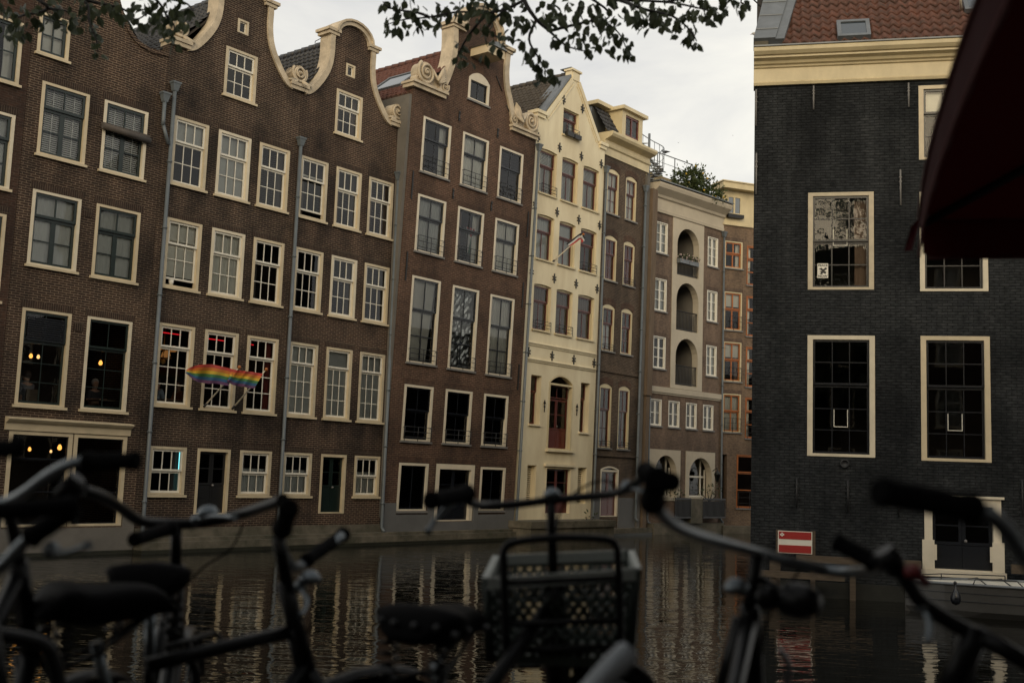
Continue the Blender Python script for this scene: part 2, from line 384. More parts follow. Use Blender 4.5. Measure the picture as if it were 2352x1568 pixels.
def window(h, x0, x1, z0, z1, st, cur=None, arch=0, rail=False, label=None, dark=False, deep=0.0, name='window', up=0.0):
    cas, fw, sp, tf, tg, bg, stile, bar, mid, sillm = STY[st]
    n = 8
    top = lambda a, b, zt: [(a + (b - a) * i / n, zt - arch + arch * sin(pi * i / n) ** .8) for i in range(n + 1)] if arch else [(a, zt), (b, zt)]
    zs = z0 + (.07 if sillm else 0)
    h.holes.append([(x1, zs), (x0, zs)] + top(x0, x1, z1))
    g = .003
    m = MB(); y0, y1 = -.012 + deep, .13 + deep
    m.box(x0 + g, x0 + fw, y0, y1, zs + g, z1 - arch - g); m.box(x1 - fw, x1 - g, y0, y1, zs + g, z1 - arch - g)
    if arch:
        a = [(x, z - g) for x, z in top(x0 + g, x1 - g, z1)]; m.strip(a, [(x, z1 - arch - fw*.6) for x, z in a], y0 + .002, y1 - .002)
    else: m.box(x0 + fw, x1 - fw, y0, y1, z1 - fw * .8, z1 - g)
    m.box(x0 + fw, x1 - fw, y0, y1, zs + g, zs + fw * .55)
    w = h.part(m, name, random.choice(('cream', 'cream', 'cream_b', 'cream_c')) if cas == 'cream' else cas)
    if label: w['label'] = label
    if sillm:
        s = MB(); s.box(x0 - .05, x1 + .05, -.075, .06, z0, zs - .004); h.part(s, 'sill', sillm, w)
    a0, a1, b0, b1 = x0 + fw + .002, x1 - fw - .002, zs + fw*.55 + .002, z1 - arch - fw*(.6 if arch else .8) - .002
    m = MB(); pn = MB(); d = deep
    if tf:
        zm = b1 - (b1 - b0) * tf
        sash(m, a0, a1, zm, b1, .028 + d, .078 + d, tg[0], tg[1], stile, bar, mid if tg[0] == 2 and st == 'orange' else None)
        sash(m, a0, a1, b0 + up, zm - .003 + (up if up else 0), .08 + d, .125 + d, bg[0], bg[1], stile, bar, mid)
        pn.quad((a0 + stile, .055 + d, zm + stile), (a1 - stile, .055 + d, zm + stile), (a1 - stile, .055 + d, b1 - stile), (a0 + stile, .055 + d, b1 - stile))
        pn.quad((a0 + stile, .1 + d, b0 + stile + up), (a1 - stile, .1 + d, b0 + stile + up), (a1 - stile, .1 + d, zm - stile), (a0 + stile, .1 + d, zm - stile))
    else:
        sash(m, a0, a1, b0, b1, .04 + d, .095 + d, bg[0], bg[1], stile, bar, mid)
        pn.quad((a0 + stile, .068 + d, b0 + stile), (a1 - stile, .068 + d, b0 + stile), (a1 - stile, .068 + d, b1 - stile), (a0 + stile, .068 + d, b1 - stile))
    h.part(m, 'sash', sp, w)
    h.part(pn, 'pane', 'glass_dark' if dark else 'glass', w)
    curtain(h, w, cur, x0 + .02, x1 - .02, zs + .02, z1 - arch - .02, deep)
    if rail:
        r = MB(); zt = z0 + rail; 
        for z in (zt, zt - rail*.32, zt - rail*.64): r.tube([(x0 + .07, -.10, z), (x1 - .05, -.10, z)], .011, 6)
        for x in (x0 + .07, (x0 + x1)/2, x1 - .05): r.tube([(x, -.10, z0 + .06), (x, -.10, zt)], .012, 6)
        for x in (x0 + .07, x1 - .05): r.tube([(x, -.10, zt - .02), (x, .03, zt - .02)], .010, 6)
        h.part(r, 'railing', 'iron', w)
    if h.lintel and name == 'window':
        s = MB()
        if arch:
            a = [(x, z + .012) for x, z in top(x0 - .05, x1 + .05, z1)]; s.strip([(x, z + .26) for x, z in a], a, -.006, .02)
        else: s.box(x0 - .06, x1 + .06, -.006, .02, z1 + .008, z1 + .19)
        h.part(s, 'lintel', h.lintel, w)
    return w

def door(h, x0, x1, z0, z1, leaf='green', cas='cream', fw=.10, leaves=2, glazed=.55, arch=0, toplight=0, deep=.04):
    n = 8
    top = [(x0 + (x1 - x0)*i/n, z1 - arch + arch*sin(pi*i/n)**.8) for i in range(n + 1)] if arch else [(x0, z1), (x1, z1)]
    h.holes.append([(x1, z0), (x0, z0)] + top)
    m = MB(); g = .003; zt = z1 - arch
    m.box(x0 + g, x0 + fw, -.012, .14, z0 + g, zt - g); m.box(x1 - fw, x1 - g, -.012, .14, z0 + g, zt - g)
    if arch: m.strip([(x, z - g) for x, z in top], [(x, z - .07) for x, z in top], -.01, .138); m.box(x0 + fw, x1 - fw, 0.0, .13, zt - .1, zt - .02)
    else: m.box(x0 + fw, x1 - fw, -.012, .14, z1 - fw, z1 - g)
    m.box(x0 + fw, x1 - fw, 0, .2, z0 + g, z0 + .04)
    w = h.part(m, 'door_frame', cas)
    a0, a1, b0, b1 = x0 + fw + .004, x1 - fw - .004, z0 + .045, zt - (.1 if arch else fw) - .004
    p = MB()
    if toplight:
        zt2 = b1 - toplight; sash(p, a0, a1, zt2 + .05, b1, .05 + deep, .1 + deep, leaves, 1, .04, .03); b1 = zt2
    q = (a1 - a0) / leaves; pn = MB()
    for i in range(leaves):
        c0, c1 = a0 + q*i + .004, a0 + q*(i + 1) - .004; zg = b1 - (b1 - b0)*glazed
        p.box(c0, c1, .06 + deep, .1 + deep, b0, zg - .01)
        if glazed: 
            sash(p, c0, c1, zg, b1, .055 + deep, .105 + deep, 1, 2, .07, .03)
            pn.quad((c0 + .06, .08 + deep, zg + .06), (c1 - .06, .08 + deep, zg + .06), (c1 - .06, .08 + deep, b1 - .06), (c0 + .06, .08 + deep, b1 - .06))
        for k in range(2):
            z = b0 + .08 + k*(zg - b0 - .1)/2; p.box(c0 + .08, c1 - .08, .05 + deep, .058 + deep, z, z + (zg - b0 - .1)/2 - .06)
    d = h.part(p, 'door', leaf, w)
    if toplight: pn.quad((a0 + .03, .08 + deep, b1 + .08), (a1 - .03, .08 + deep, b1 + .08), (a1 - .03, .08 + deep, zt - .12), (a0 + .03, .08 + deep, zt - .12))
    if arch: 
        ar = [(x0 + fw + (x1 - x0 - 2*fw)*i/n, zt + .0 + (arch - .08)*sin(pi*i/n)**.8) for i in range(n + 1)]
        pn.add([(x, .08 + deep, z) for x, z in ar[::-1]], [tuple(range(len(ar)))])
    if pn.v: h.part(pn, 'pane', 'glass_dark', w)
    k = MB(); k.ball(((a0 + a1)/2 + .07, .03 + deep, b0 + (b1 - b0)*.45), .035); k.box((a0 + a1)/2 + .055, (a0 + a1)/2 + .085, .03 + deep, .065 + deep, b0 + (b1 - b0)*.45 - .015, b0 + (b1 - b0)*.45 + .015)
    h.part(k, 'handle', 'sillgrey', w)
    if h.lintel and not arch:
        s = MB(); s.box(x0 - .06, x1 + .06, -.006, .02, z1 + .008, z1 + .19); h.part(s, 'lintel', h.lintel, w)
    return w

def drainpipe(h, x, z0, z1, y=-.11, hopper=True, r=.055, mat='pipe', bend=True):
    m = MB(); pts = [(x, y, z1), (x, y, z0 + .15)] + ([(x + .03, y - .05, z0 + .03), (x + .06, y - .12, z0)] if bend else [(x, y, z0)])
    m.tube(pts, r, 10)
    z = z0 + .9
    while z < z1 - .5: m.tube([(x, y, z), (x, y, z + .06)], r * 1.25, 10); m.box(x - .02, x + .02, y, -.003, z + .01, z + .05); z += 1.9
    p = h.part(m, 'drainpipe', mat)
    if hopper:
        k = MB(); k.add([(x - .065, y - .06, z1 - .02), (x + .065, y - .06, z1 - .02), (x + .065, y + .06, z1 - .02), (x - .065, y + .06, z1 - .02),
                         (x - .12, y - .10, z1 + .20), (x + .12, y - .10, z1 + .20), (x + .12, y + .08, z1 + .20), (x - .12, y + .08, z1 + .20)],
                        [(0, 3, 2, 1), (4, 5, 6, 7), (0, 1, 5, 4), (1, 2, 6, 5), (2, 3, 7, 6), (3, 0, 4, 7)])
        k.box(x - .14, x + .14, y - .115, y + .09, z1 + .20, z1 + .25); h.part(k, 'hopper', mat, p)
    return p

def pantiles(h, A, U, Vv, lu, lv, mat, tw=.23, tl=.30, name='roof', parent=None, amp=.028):
    A, U, Vv = V(A), V(U).normalized(), V(Vv).normalized(); N = U.cross(Vv).normalized()
    if N.z < 0: N = -N
    nu, nv = int(lu / tw), int(lv / tl); ns = 6; m = MB(); vs, fs = [], []
    prof = [amp * (1.2*sin(2*pi*i/ns) + .35*sin(4*pi*i/ns)) for i in range(ns)]
    cols = nu*ns + 1
    for j in range(nv):
        jj = [random.uniform(-.008, .008) for _ in range(nu + 1)]
        for k, (vv, lift) in enumerate(((j*tl, .01), (j*tl, .055), ((j + 1)*tl + .02, .012))):
            for i in range(cols):
                t = jj[i // ns]; vs.append(A + U*(i*tw/ns) + Vv*(vv + t) + N*(prof[i % ns] + lift + (t if k else 0)))
        o = j*3*cols
        for k in range(2):
            for i in range(cols - 1): a = o + k*cols + i; fs.append((a, a + 1, a + cols + 1, a + cols))
    m.add(vs, fs, True)
    return h.part(m, name, mat, parent)

def gable_roof(h, xr, zr, ze, mat, y0=.3, y1=8.9, x0=None, x1=None):
    x0 = h.x0 + .02 if x0 is None else x0; x1 = h.x1 - .02 if x1 is None else x1
    for xa, s in ((x0, 1), (x1, -1)):
        vec = V((xr - xa, 0, zr - ze)); pantiles(h, (xa, y0, ze), (0, 1, 0), vec, y1 - y0, vec.length, mat)
    b = MB(); b.poly([(x0 + .01, ze - .08), (x1 - .01, ze - .08), (xr, zr - .07)], y1 - .12, y1 - .02); b.poly([(x0 + .05, ze - .03), (xr, zr - .06), (x1 - .05, ze - .03), (x1 - .05, ze - .1), (xr, zr - .16), (x0 + .05, ze - .1)], y0 + .05, y1 - .15); h.part(b, 'roof_boards', 'room')
    r = MB(); n = int((y1 - y0) / .38)
    for i in range(n): r.tube([(xr, y0 + i*.38, zr + .03), (xr, y0 + i*.38 + .36, zr + .045)], [.11, .125], 8)
    h.part(r, 'ridge_tiles', mat)

def offset(pts, d):                        # xz polyline moved sideways by d
    out = []
    for i, p in enumerate(pts):
        a, b = pts[max(i - 1, 0)], pts[min(i + 1, len(pts) - 1)]
        t = V((b[0] - a[0], b[1] - a[1])).normalized(); out.append((p[0] - t.y * d, p[1] + t.x * d))
    return out

def smooth(pts, k=4):                      # Catmull-Rom through xz points
    out = []; n = len(pts)
    for i in range(n - 1):
        p0, p1, p2, p3 = [V(pts[max(0, min(n - 1, i + j))]) for j in (-1, 0, 1, 2)]
        for q in range(k):
            t = q / k; out.append(tuple(.5*((2*p1) + (p2 - p0)*t + (2*p0 - 5*p1 + 4*p2 - p3)*t*t + (3*p1 - p0 - 3*p2 + p3)*t**3)))
    return out + [tuple(pts[-1])]

def smooth3(pts, k=4):
    out = []; n = len(pts)
    for i in range(n - 1):
        p0, p1, p2, p3 = [pts[max(0, min(n - 1, i + j))] for j in (-1, 0, 1, 2)]
        for q in range(k):
            s = q/k; out.append(.5*((2*p1) + (p2 - p0)*s + (2*p0 - 5*p1 + 4*p2 - p3)*s*s + (3*p1 - p0 - 3*p2 + p3)*s**3))
    return out + [pts[-1]]
def scroll(m, cx, cz, r, y0, y1, turns=1.9, s=1, start=0):   # a carved volute: drum, raised spiral, eye
    n = 20; m.poly([(cx + r*.9*cos(2*pi*i/n), cz + r*.9*sin(2*pi*i/n)) for i in range(n)], y0 + .05, y1)
    k = int(26*turns); pts = []; rs = []
    for i in range(k + 1):
        q = i/k; rr = r*(1 - .86*q); a = start + s*2*pi*turns*q; pts.append((cx + rr*cos(a), y0 + .04 - .05*q, cz + rr*sin(a))); rs.append(r*.15*(1 - .55*q))
    m.tube(pts, rs, 6); m.ball((cx, y0 - .01, cz), r*.17)

def leaf_ribs(m, p0, p1, y, w, n=5):         # acanthus ribs fanning between two points
    for i in range(n):
        t = i/(n - 1) - .5; mid = ((p0[0] + p1[0])/2 + t*w*1.4, y - .05, (p0[1] + p1[1])/2 - .10 + abs(t)*.1)
        m.tube([(p0[0] + t*w*.4, y, p0[1]), mid, (p1[0] + t*w*.25, y, p1[1])], [.05, .045, .02], 6)

def anchor(h, x, z, kind='bar', s=.35):
    m = MB()
    if kind == 'star':
        m.box(x - .022, x + .022, -.035, -.003, z - .17, z + .17)
        for a in (0, 1, 2):
            q = a*pi/3 + pi/6; 
            if a != 1: m.tube([(x - .12*cos(q), -.02, z - .12*sin(q)), (x + .12*cos(q), -.02, z + .12*sin(q))], .018, 5)
        for dz in (-.17, .17): m.ball((x, -.02, z + dz), .035, 6, 4)
        for dx in (-.1, .1):
            for dz in (-.06, .06): m.ball((x + dx, -.02, z + dz), .03, 6, 4)
    elif kind == 'small':
        m.box(x - .03, x + .03, -.04, -.003, z - .18, z + .18); m.ball((x, -.03, z + .12), .05, 6, 4); m.ball((x, -.03, z - .1), .045, 6, 4)
    elif kind == 'arrow':
        m.tube([(x, -.03, z - .22), (x, -.03, z + .16)], .02, 6); m.tube([(x, -.03, z + .12), (x, -.03, z + .28)], [.06, .004], 6); m.ball((x, -.03, z), .045, 6, 4)
    else:
        m.box(x - .022, x + .022, -.04, -.004, z - s, z + s); m.box(x - .035, x + .035, -.055, -.03, z - .03, z + .03); m.box(x - .028, x + .028, -.045, -.004, z + s*.55, z + s*.6)
    return h.part(m, 'wall_anchor', 'iron')

# ------------------------------------------------------------------ the row across the canal
STY['shop'] = ('cream', .11, 'navy', .27, (1, 1), (1, 2), .03, .03, None, None)
STY['attic'] = ('cream', .08, 'white', 0, None, (1, 1), .03, .02, None, None)
STY['attic4'] = ('ivory', .12, 'navy', 0, None, (2, 1), .04, .03, .05, 'sillgrey')
STY['slim'] = ('stucco', .03, 'maroon', .33, (1, 1), (1, 1), .06, .03, None, 'stucco')
STY['vent'] = ('stucco', .03, 'stucco', 0, None, (1, 16), .03, .045, None, None)
STY['dorm'] = ('cream2', .06, 'maroon', 0, None, (2, 1), .06, .04, .06, None)
STY['yellowcas'] = ('cream2', .06, 'cream2', 0, None, (2, 1), .07, .03, .09, None)
GRP_W = None

# far left neighbour
h = row_house('brick_house', 'reddish brick house cut off by the left edge of the photo', -13.0, -9.17, 'brick_h0', floors=(5, 8, 11))
for z0, z1, c in ((11.72, 13.42, 'wR'), (9.02, 11.0, 'g'), (6.2, 8.45, None), (3.4, 5.7, None)): window(h, -10.75, -9.40, z0, z1, 'green1' if z0 > 11 else 'green', c)
window(h, -12.5, -11.2, 9.02, 11.0, 'green', 'g'); window(h, -12.5, -11.2, 6.2, 8.45, 'green')
h.facade([(-13, -.4), (-9.175, -.4), (-9.175, 17.2), (-13, 17.2)]); h.shell(17.1, top=True)

# dark brick bell gable with the cafe
h = HC = row_house('bell_gable_house', 'dark brick house with green framed windows and a cafe front at the water', -9.165, -5.205, 'brick_h1', floors=(.55, 3.35, 6.7, 9.6, 12.4))
window(h, -9.02, -8.15, 12.74, 13.91, 'green1', 'wf')
window(h, -8.79, -7.46, 10.12, 12.11, 'green', 's'); wa = window(h, -7.03, -5.69, 10.12, 12.12, 'green', 's')
window(h, -8.79, -7.45, 7.25, 9.26, 'green', 'gL+gR+g'); window(h, -7.02, -5.69, 7.23, 9.26, 'green', 'g+wR')
wl = window(h, -8.79, -7.46, 3.70, 6.21, 'green4'); window(h, -7.02, -5.69, 3.70, 6.22, 'green4')
m = MB()
for i in range(11): m.box(-8.62, -7.62, .0, .03, 5.42 + i*.055, 5.45 + i*.055)
h.part(m, 'louvre', 'navy', wl)
m = MB(); m.tube([(-7.08, -.10, 11.36), (-5.64, -.10, 11.30)], .085, 10); m.box(-7.08, -5.64, -.1, -.004, 11.40, 11.46); h.part(m, 'awning_roll', 'cloth_d', wa)
w = window(h, -8.85, -7.15, .74, 3.115, 'shop', name='shop_window'); window(h, -7.12, -5.58, .74, 3.115, 'shop', name='shop_window')
m = MB(); m.profile([(0, 3.125), (-.05, 3.13), (-.06, 3.30), (-.14, 3.34), (-.2, 3.40), (-.2, 3.43), (0, 3.46)], -8.98, -5.52); h.part(m, 'shop_cornice', 'cream')
m = MB(); m.box(-9.16, -5.21, -.05, -.004, -.4, .70); m.box(-5.56, -5.21, -.05, -.004, .702, 1.02); m.box(-9.16, -8.87, -.05, -.004, .702, 1.02); h.part(m, 'plinth', 'plinth')
prof = smooth([(-5.205, 13.92), (-5.5, 13.88), (-5.85, 13.87), (-6.27, 14.0), (-6.62, 14.36), (-6.93, 14.96), (-7.05, 15.6), (-7.1, 16.6)], 3)
h.facade([(-9.165, -.4), (-5.205, -.4)] + prof + [(-8.9, 16.8), (-9.165, 14.2)])
a = [(x, z + .002) for x, z in prof]; m = MB(); m.strip(offset(a, .02), offset(a, -.09), -.05, .40); h.part(m, 'coping', 'brick_h1')
h.shell(13.8); gable_roof(h, -7.3, 15.9, 13.4, 'tile_dark', y0=.45)
drainpipe(h, -5.28, 11.85, 12.55, bend=False)
m = MB(); m.tube([(-5.28, -.11, 11.9), (-5.08, -.13, 11.35)], .05, 8); h.part(m, 'drainpipe', 'pipe')
for x, z in ((-7.25, 11.75), (-7.25, 8.95), (-7.25, 5.9)):
    m = MB(); m.box(x - .14, x + .14, -.01, .02, z - .12, z + .12)
    for i in range(4): m.box(x - .12 + i*.065, x - .08 + i*.065, -.018, -.011, z - .1, z + .1)
    h.part(m, 'air_vent', 'lintel')

def bell(c, s):                            # the shoulder-to-neck curve of the twin white-edged gables
    return [(c + s*dx, z) for dx, z in smooth([(1.98, 14.42), (1.72, 14.55), (1.36, 14.98), (1.10, 15.45), (1.0, 15.95), (1.0, 16.45)], 4)]

def twin(name, label, x0, x1, wall, c, cols, cur, doorleaf):
    h = row_house(name, label, x0, x1, wall, floors=(1.0, 3.5, 6.8, 9.7, 12.6))
    rows = ((10.26, 12.29, 'white'), (7.30, 9.33, 'white'), (3.97, 6.33, 'white4'))
    for r, (z0, z1, st) in enumerate(rows):
        for k, (a, b) in enumerate(cols):
            q = cur[r][k]; window(h, a, b, z0, z1, 'whiteblank' if q == 'blank' else st, 'gf' if q == 'blank' else q, up=.17 if (r, k) in (((1, 0),) if c < 0 else ((0, 0),)) else 0)
    window(h, cols[0][0], cols[0][1], 1.50, 2.90, 'whiteg', cur[3][0]); window(h, cols[2][0], cols[2][1], 1.50, 2.90, 'whiteg', cur[3][2])
    door(h, cols[1][0] + .02, cols[1][1] - .02, 1.02, 2.90, leaf=doorleaf, fw=.09)
    window(h, c - .60, c + .57, 13.32, 14.88, 'white', cur[4]); window(h, c - .25, c + .16, 15.42, 15.86, 'attic')
    pr, pl = bell(c, 1), bell(c, -1)[::-1]
    n = 10; arch = [(c - .70*cos(pi*i/n), 16.72 + .52*sin(pi*i/n)) for i in range(n + 1)][::-1]
    e0, e1 = x0 + .002, x1 - .002
    h.facade([(e0, .3), (e1, .3), (e1, 14.30)] + [(min(p[0], e1), p[1]) for p in pr if p[0] < e1] + [(c + .98, 16.7)] + arch + [(c - .98, 16.7)] + [p for p in pl if p[0] > e0] + [(e0, 14.30)])
    m = MB()
    for p, s in ((pr, 1), (pl[::-1], -1)):
        q = [p[0]] + [x for x in p if abs(x[0] - c) < 1.98] + [(c + s*.98, 16.62)]
        m.strip(offset(q, -.025*s), offset(q, .17 * s), -.07, .46)
    for s in (1, -1):
        m.box(c + s*.90 - .22, c + s*.90 + .22, -.10, .5, 16.60, 16.70); m.box(c + s*.92 - .27, c + s*.92 + .27, -.15, .54, 16.705, 16.80)
    a = [(c - .82*cos(pi*i/n), 16.74 + .60*sin(pi*i/n)) for i in range(n + 1)]; m.strip(a, offset(a, -.17), -.10, .5)
    b = offset(a, .035); m.strip(b, offset(b, -.07), -.17, .54)
    h.part(m, 'coping', 'stone')
    for s in (1, -1):
        pm = MB(); px = c + s*2.18; w0, w1 = max(px - .33, e0 - .1), min(px + .32, e1 + .1)
        pm.box(w0, w1, -.10, .45, 14.30, 14.42); pm.box(w0 - .03, w1 + .03, -.14, .48, 14.425, 14.52)
        scroll(pm, px + s*.02, 14.86, .30, -.08, .36, s=-s, start=pi/2 - s*.9)
        leaf_ribs(pm, (px - s*.12, 14.62), (px - s*.42, 14.56), -.05, .2, 4); h.part(pm, 'scroll_ornament', 'stone')
    m = MB(); m.box(x0 + .01, x1 - .01, -.06, -.004, .3, .66); h.part(m, 'plinth', 'quay')
    h.shell(14.2, z0=.3); gable_roof(h, c, 16.86, 14.15, 'tile_dark')
    return h
HA = twin('neck_gable_house', 'brown brick house with white bell gable coping that touches the top edge of the photo', -5.2, -.35, 'brick_h2', -2.68,
          ((-4.87, -3.68), (-3.34, -2.15), (-1.83, -.65)), (('gT', 'gf', 'dR'), ('wU', 'w', 'dL'), (None, None, 'rR'), ('dR', None, 'gH+dL'), None), 'black')
HBx = twin('neck_gable_house', 'brown brick house whose whole white edged bell gable shows against the sky', -.345, 4.12, 'brick_h3', 1.72,
          ((-.21, .95), (1.30, 2.43), (2.77, 3.93)), (('dL', 'bL+dR', 'bL+bR'), ('dL', 'dR', 'dR'), ('gf', 'blank', 'gf'), ('gH', None, 'wH'), 'bL+bR'), 'green')
drainpipe(HA, -4.98, .45, 12.95); drainpipe(HBx, -.33, .45, 12.55); drainpipe(HBx, 4.02, .42, 12.45, y=-.13)
m = MB(); m.tube([(1.72, 1.95, 16.85), (1.72, 1.95, 17.12), (1.72, 1.2, 17.22)], .014, 6); HBx.part(m, 'roof_rail', 'iron')

# warm brown house with the carved neck gable
h = HD = row_house('carved_gable_house', 'light brown brick house with carved scrolls and a hoist beam box in its gable', 4.14, 11.12, 'brick_h4', lean=.034, floors=(.7, 3.2, 6.0, 9.8, 12.6), lintel='lintel4')
for r, (z0, z1, st, rl) in enumerate(((12.82, 14.86, 'navy', .62), (10.00, 12.08, 'navy', .62), (6.12, 9.20, 'navy4', .55), (3.42, 5.42, 'navy5', .55))):
    for k, (a, b) in enumerate(((4.74, 6.20), (6.84, 8.30), (8.96, 10.40))):
        window(h, a, b, z0 - (r == 2)*.02*k, z1 - (r == 2)*.02*k, st, ((('dL+wR'), 'wL+wR+w', 'yP'), ('g', 'bL+wR', 'wL+w'), ('wS', 'f', 'w'), (None, None, None))[r][k], rail=rl if (r, k) != (3, 9) else 0, dark=(r == 3))
window(h, 4.75, 6.22, 1.02, 2.73, 'navyg', dark=True); window(h, 9.03, 10.50, 1.02, 2.70, 'navyg', dark=True); door(h, 6.62, 8.70, .72, 2.75, leaf='navy', cas='ivory', fw=.19, glazed=.6)
window(h, 6.95, 8.14, 16.07, 17.24, 'attic4', 'dL', arch=.28)
NL = smooth([(5.30, 15.9), (5.45, 16.2), (5.68, 16.65), (5.88, 17.3), (5.93, 17.9), (5.88, 18.48)], 4)
NR = smooth([(9.80, 15.9), (9.62, 16.25), (9.42, 16.75), (9.2, 17.22), (9.1, 17.8), (9.12, 18.48)], 4)
n = 12; arch = [(7.5 - 1.0*cos(pi*i/n), 18.75 + .95*sin(pi*i/n)) for i in range(n + 1)]
h.facade([(4.142, .3), (11.118, .3), (11.118, 15.62), (9.85, 15.62)] + NR + [(9.1, 18.7)] + arch[::-1] + [(5.9, 18.7)] + NL[::-1] + [(5.25, 15.70), (4.142, 15.70)])
m = MB()
for q, s in ((NR, 1), (NL, -1)): m.strip(offset(q, -.025*s), offset(q, .24*s), -.09, .5)
for x in (6.15, 8.85):
    m.box(x - .36, x + .36, -.14, .5, 18.48, 18.57); m.box(x - .44, x + .44, -.22, .56, 18.575, 18.70)
a = [(7.5 - 1.12*cos(pi*i/n), 18.72 + 1.08*sin(pi*i/n)) for i in range(n + 1)]; m.strip(a, offset(a, -.22), -.12, .5); b = offset(a, .05); m.strip(b, offset(b, -.10), -.2, .55)
h.part(m, 'coping', 'stone')
for s, cx, zb, x0, x1 in ((-1, 4.62, 15.72, 3.95, 5.75), (1, 10.62, 15.60, 9.42, 11.15)):
    m = MB(); m.box(x0 + .05, x1 - .05, -.12, .4, zb, zb + .13); m.box(x0, x1, -.2, .44, zb + .135, zb + .22)
    zz = zb + .22; scroll(m, cx, zz + .42, .42, -.14, .3, turns=2.3, s=-s, start=pi/2 - s*.7); scroll(m, cx - s*1.02, zz + .2, .20, -.14, .25, turns=1.6, s=s, start=pi/2 + s)
    scroll(m, cx + s*.36, zz + .13, .13, -.12, .2, turns=1.3, s=s)
    for k in range(6):
        t = k/5; m.tube([(cx - s*(.30 + .05*k), -.10, zz + .62 - .05*k), (cx - s*(.62 - .02*k), -.17, zz + .20 - .015*k + .12*t), (cx - s*(.95 - .03*k), -.12, zz + .38 + .07*k), (cx - s*(1.05 - .02*k), -.06, zz + .62 + .06*k)], [.05, .06, .055, .02], 6)
    m.poly([(cx - s*.2, zz), (cx - s*1.15, zz), (cx - s*1.1, zz + .9), (cx - s*.8, zz + .55), (cx - s*.45, zz + .5)], .0, .32)
    h.part(m, 'carved_ornament', 'stone')
m = MB(); m.box(6.95, 7.90, -.85, .1, 17.72, 18.02); hb = h.part(m, 'hoist_box', 'cream')
m = MB(); m.add([(6.88, -.93, 18.03), (7.97, -.93, 18.03), (7.97, .0, 18.03), (6.88, 0, 18.03), (7.42, -.93, 18.24), (7.42, 0, 18.24)], [(0, 1, 4), (3, 5, 2), (0, 4, 5, 3), (1, 2, 5, 4), (0, 3, 2, 1)]); h.part(m, 'hoist_roof', 'zinc', hb)
for x, z in ((4.4, 12.3), (4.4, 9.45), (10.9, 12.2), (10.85, 9.4), (10.9, 6.2)): anchor(h, x, z, 'bar', .5)
for x, z in ((6.55, 15.35), (8.75, 15.3), (6.5, 12.45), (8.65, 12.45)): anchor(h, x, z, 'small')
for x, z, r in ((6.0, 17.2, .6), (8.65, 17.2, -.6), (9.35, 16.3, -.5), (5.75, 16.5, .5)):
    m = MB(); m.tube([(x - .2, -.02, z - r*.4), (x + .2, -.02, z + r*.4)], .02, 6); h.part(m, 'wall_anchor', 'iron')
m = MB()
for a, b, z in ((4.15, 4.70, 1.36), (4.70, 6.27, .97), (6.27, 6.60, 1.36), (8.72, 8.98, 1.36), (8.98, 10.55, .95), (10.55, 11.11, 1.36)): m.box(a + .002, b - .002, -.06, -.004, .3, z)
m.box(6.602, 8.718, -.06, -.004, .3, .70); h.part(m, 'plinth', 'plinth2')
h.shell(15.6, z0=.3); gable_roof(h, 7.5, 18.40, 15.55, 'tile_red', y0=.1); drainpipe(h, 11.14, .55, 15.2, y=-.16)
m = MB(); m.box(4.20, 4.32, .35, 8.5, 15.0, 15.5); h.part(m, 'eaves_board', 'cream')
m = MB(); m.box(4.0, 4.13, .03, 8.6, .3, 15.45); h.part(m, 'side_plaster', 'plinth')
sk = MB(); sv = V((3.36, 0, 2.85)).normalized(); nn = V((-sv.z, 0, sv.x)); b0 = V((4.16, 1.6, 15.55)) + sv*1.2
def skylight(h, b0, U, Vv, nn, w, l, open_=0):
    fr = MB(); t = .09
    def q(u, v, k): return b0 + U*u + Vv*v + nn*k
    for u0, u1, v0, v1 in ((-t, 0, -t, l + t), (w, w + t, -t, l + t), (0, w, -t, 0), (0, w, l, l + t)):
        fr.add([q(u0, v0, .02), q(u1, v0, .02), q(u1, v1, .02), q(u0, v1, .02), q(u0, v0, .14), q(u1, v0, .14), q(u1, v1, .14), q(u0, v1, .14)], [(0, 3, 2, 1), (4, 5, 6, 7), (0, 1, 5, 4), (1, 2, 6, 5), (2, 3, 7, 6), (3, 0, 4, 7)])
    f = h.part(fr, 'skylight', 'zinc'); g = MB(); g.quad(q(0, 0, .11), q(w, 0, .11), q(w, l, .11), q(0, l, .11)); h.part(g, 'pane', 'skyglass', f)
    g = MB(); g.quad(q(0, 0, .06), q(w, 0, .06), q(w, l, .06), q(0, l, .06)); h.part(g, 'lining', 'room', f)
m_, n_, l_ = new_mat('skylight glass'); o_ = node(n_, 'ShaderNodeOutputMaterial'); b_ = node(n_, 'ShaderNodeBsdfPrincipled')
b_.inputs['Base Color'].default_value = (.02, .03, .04, 1); b_.inputs['Roughness'].default_value = .03; b_.inputs['IOR'].default_value = 2.4; l_.new(b_.outputs[0], o_.inputs[0]); M['skyglass'] = m_
skylight(h, b0, V((0, 1, 0)), sv, nn, 1.5, 1.2)

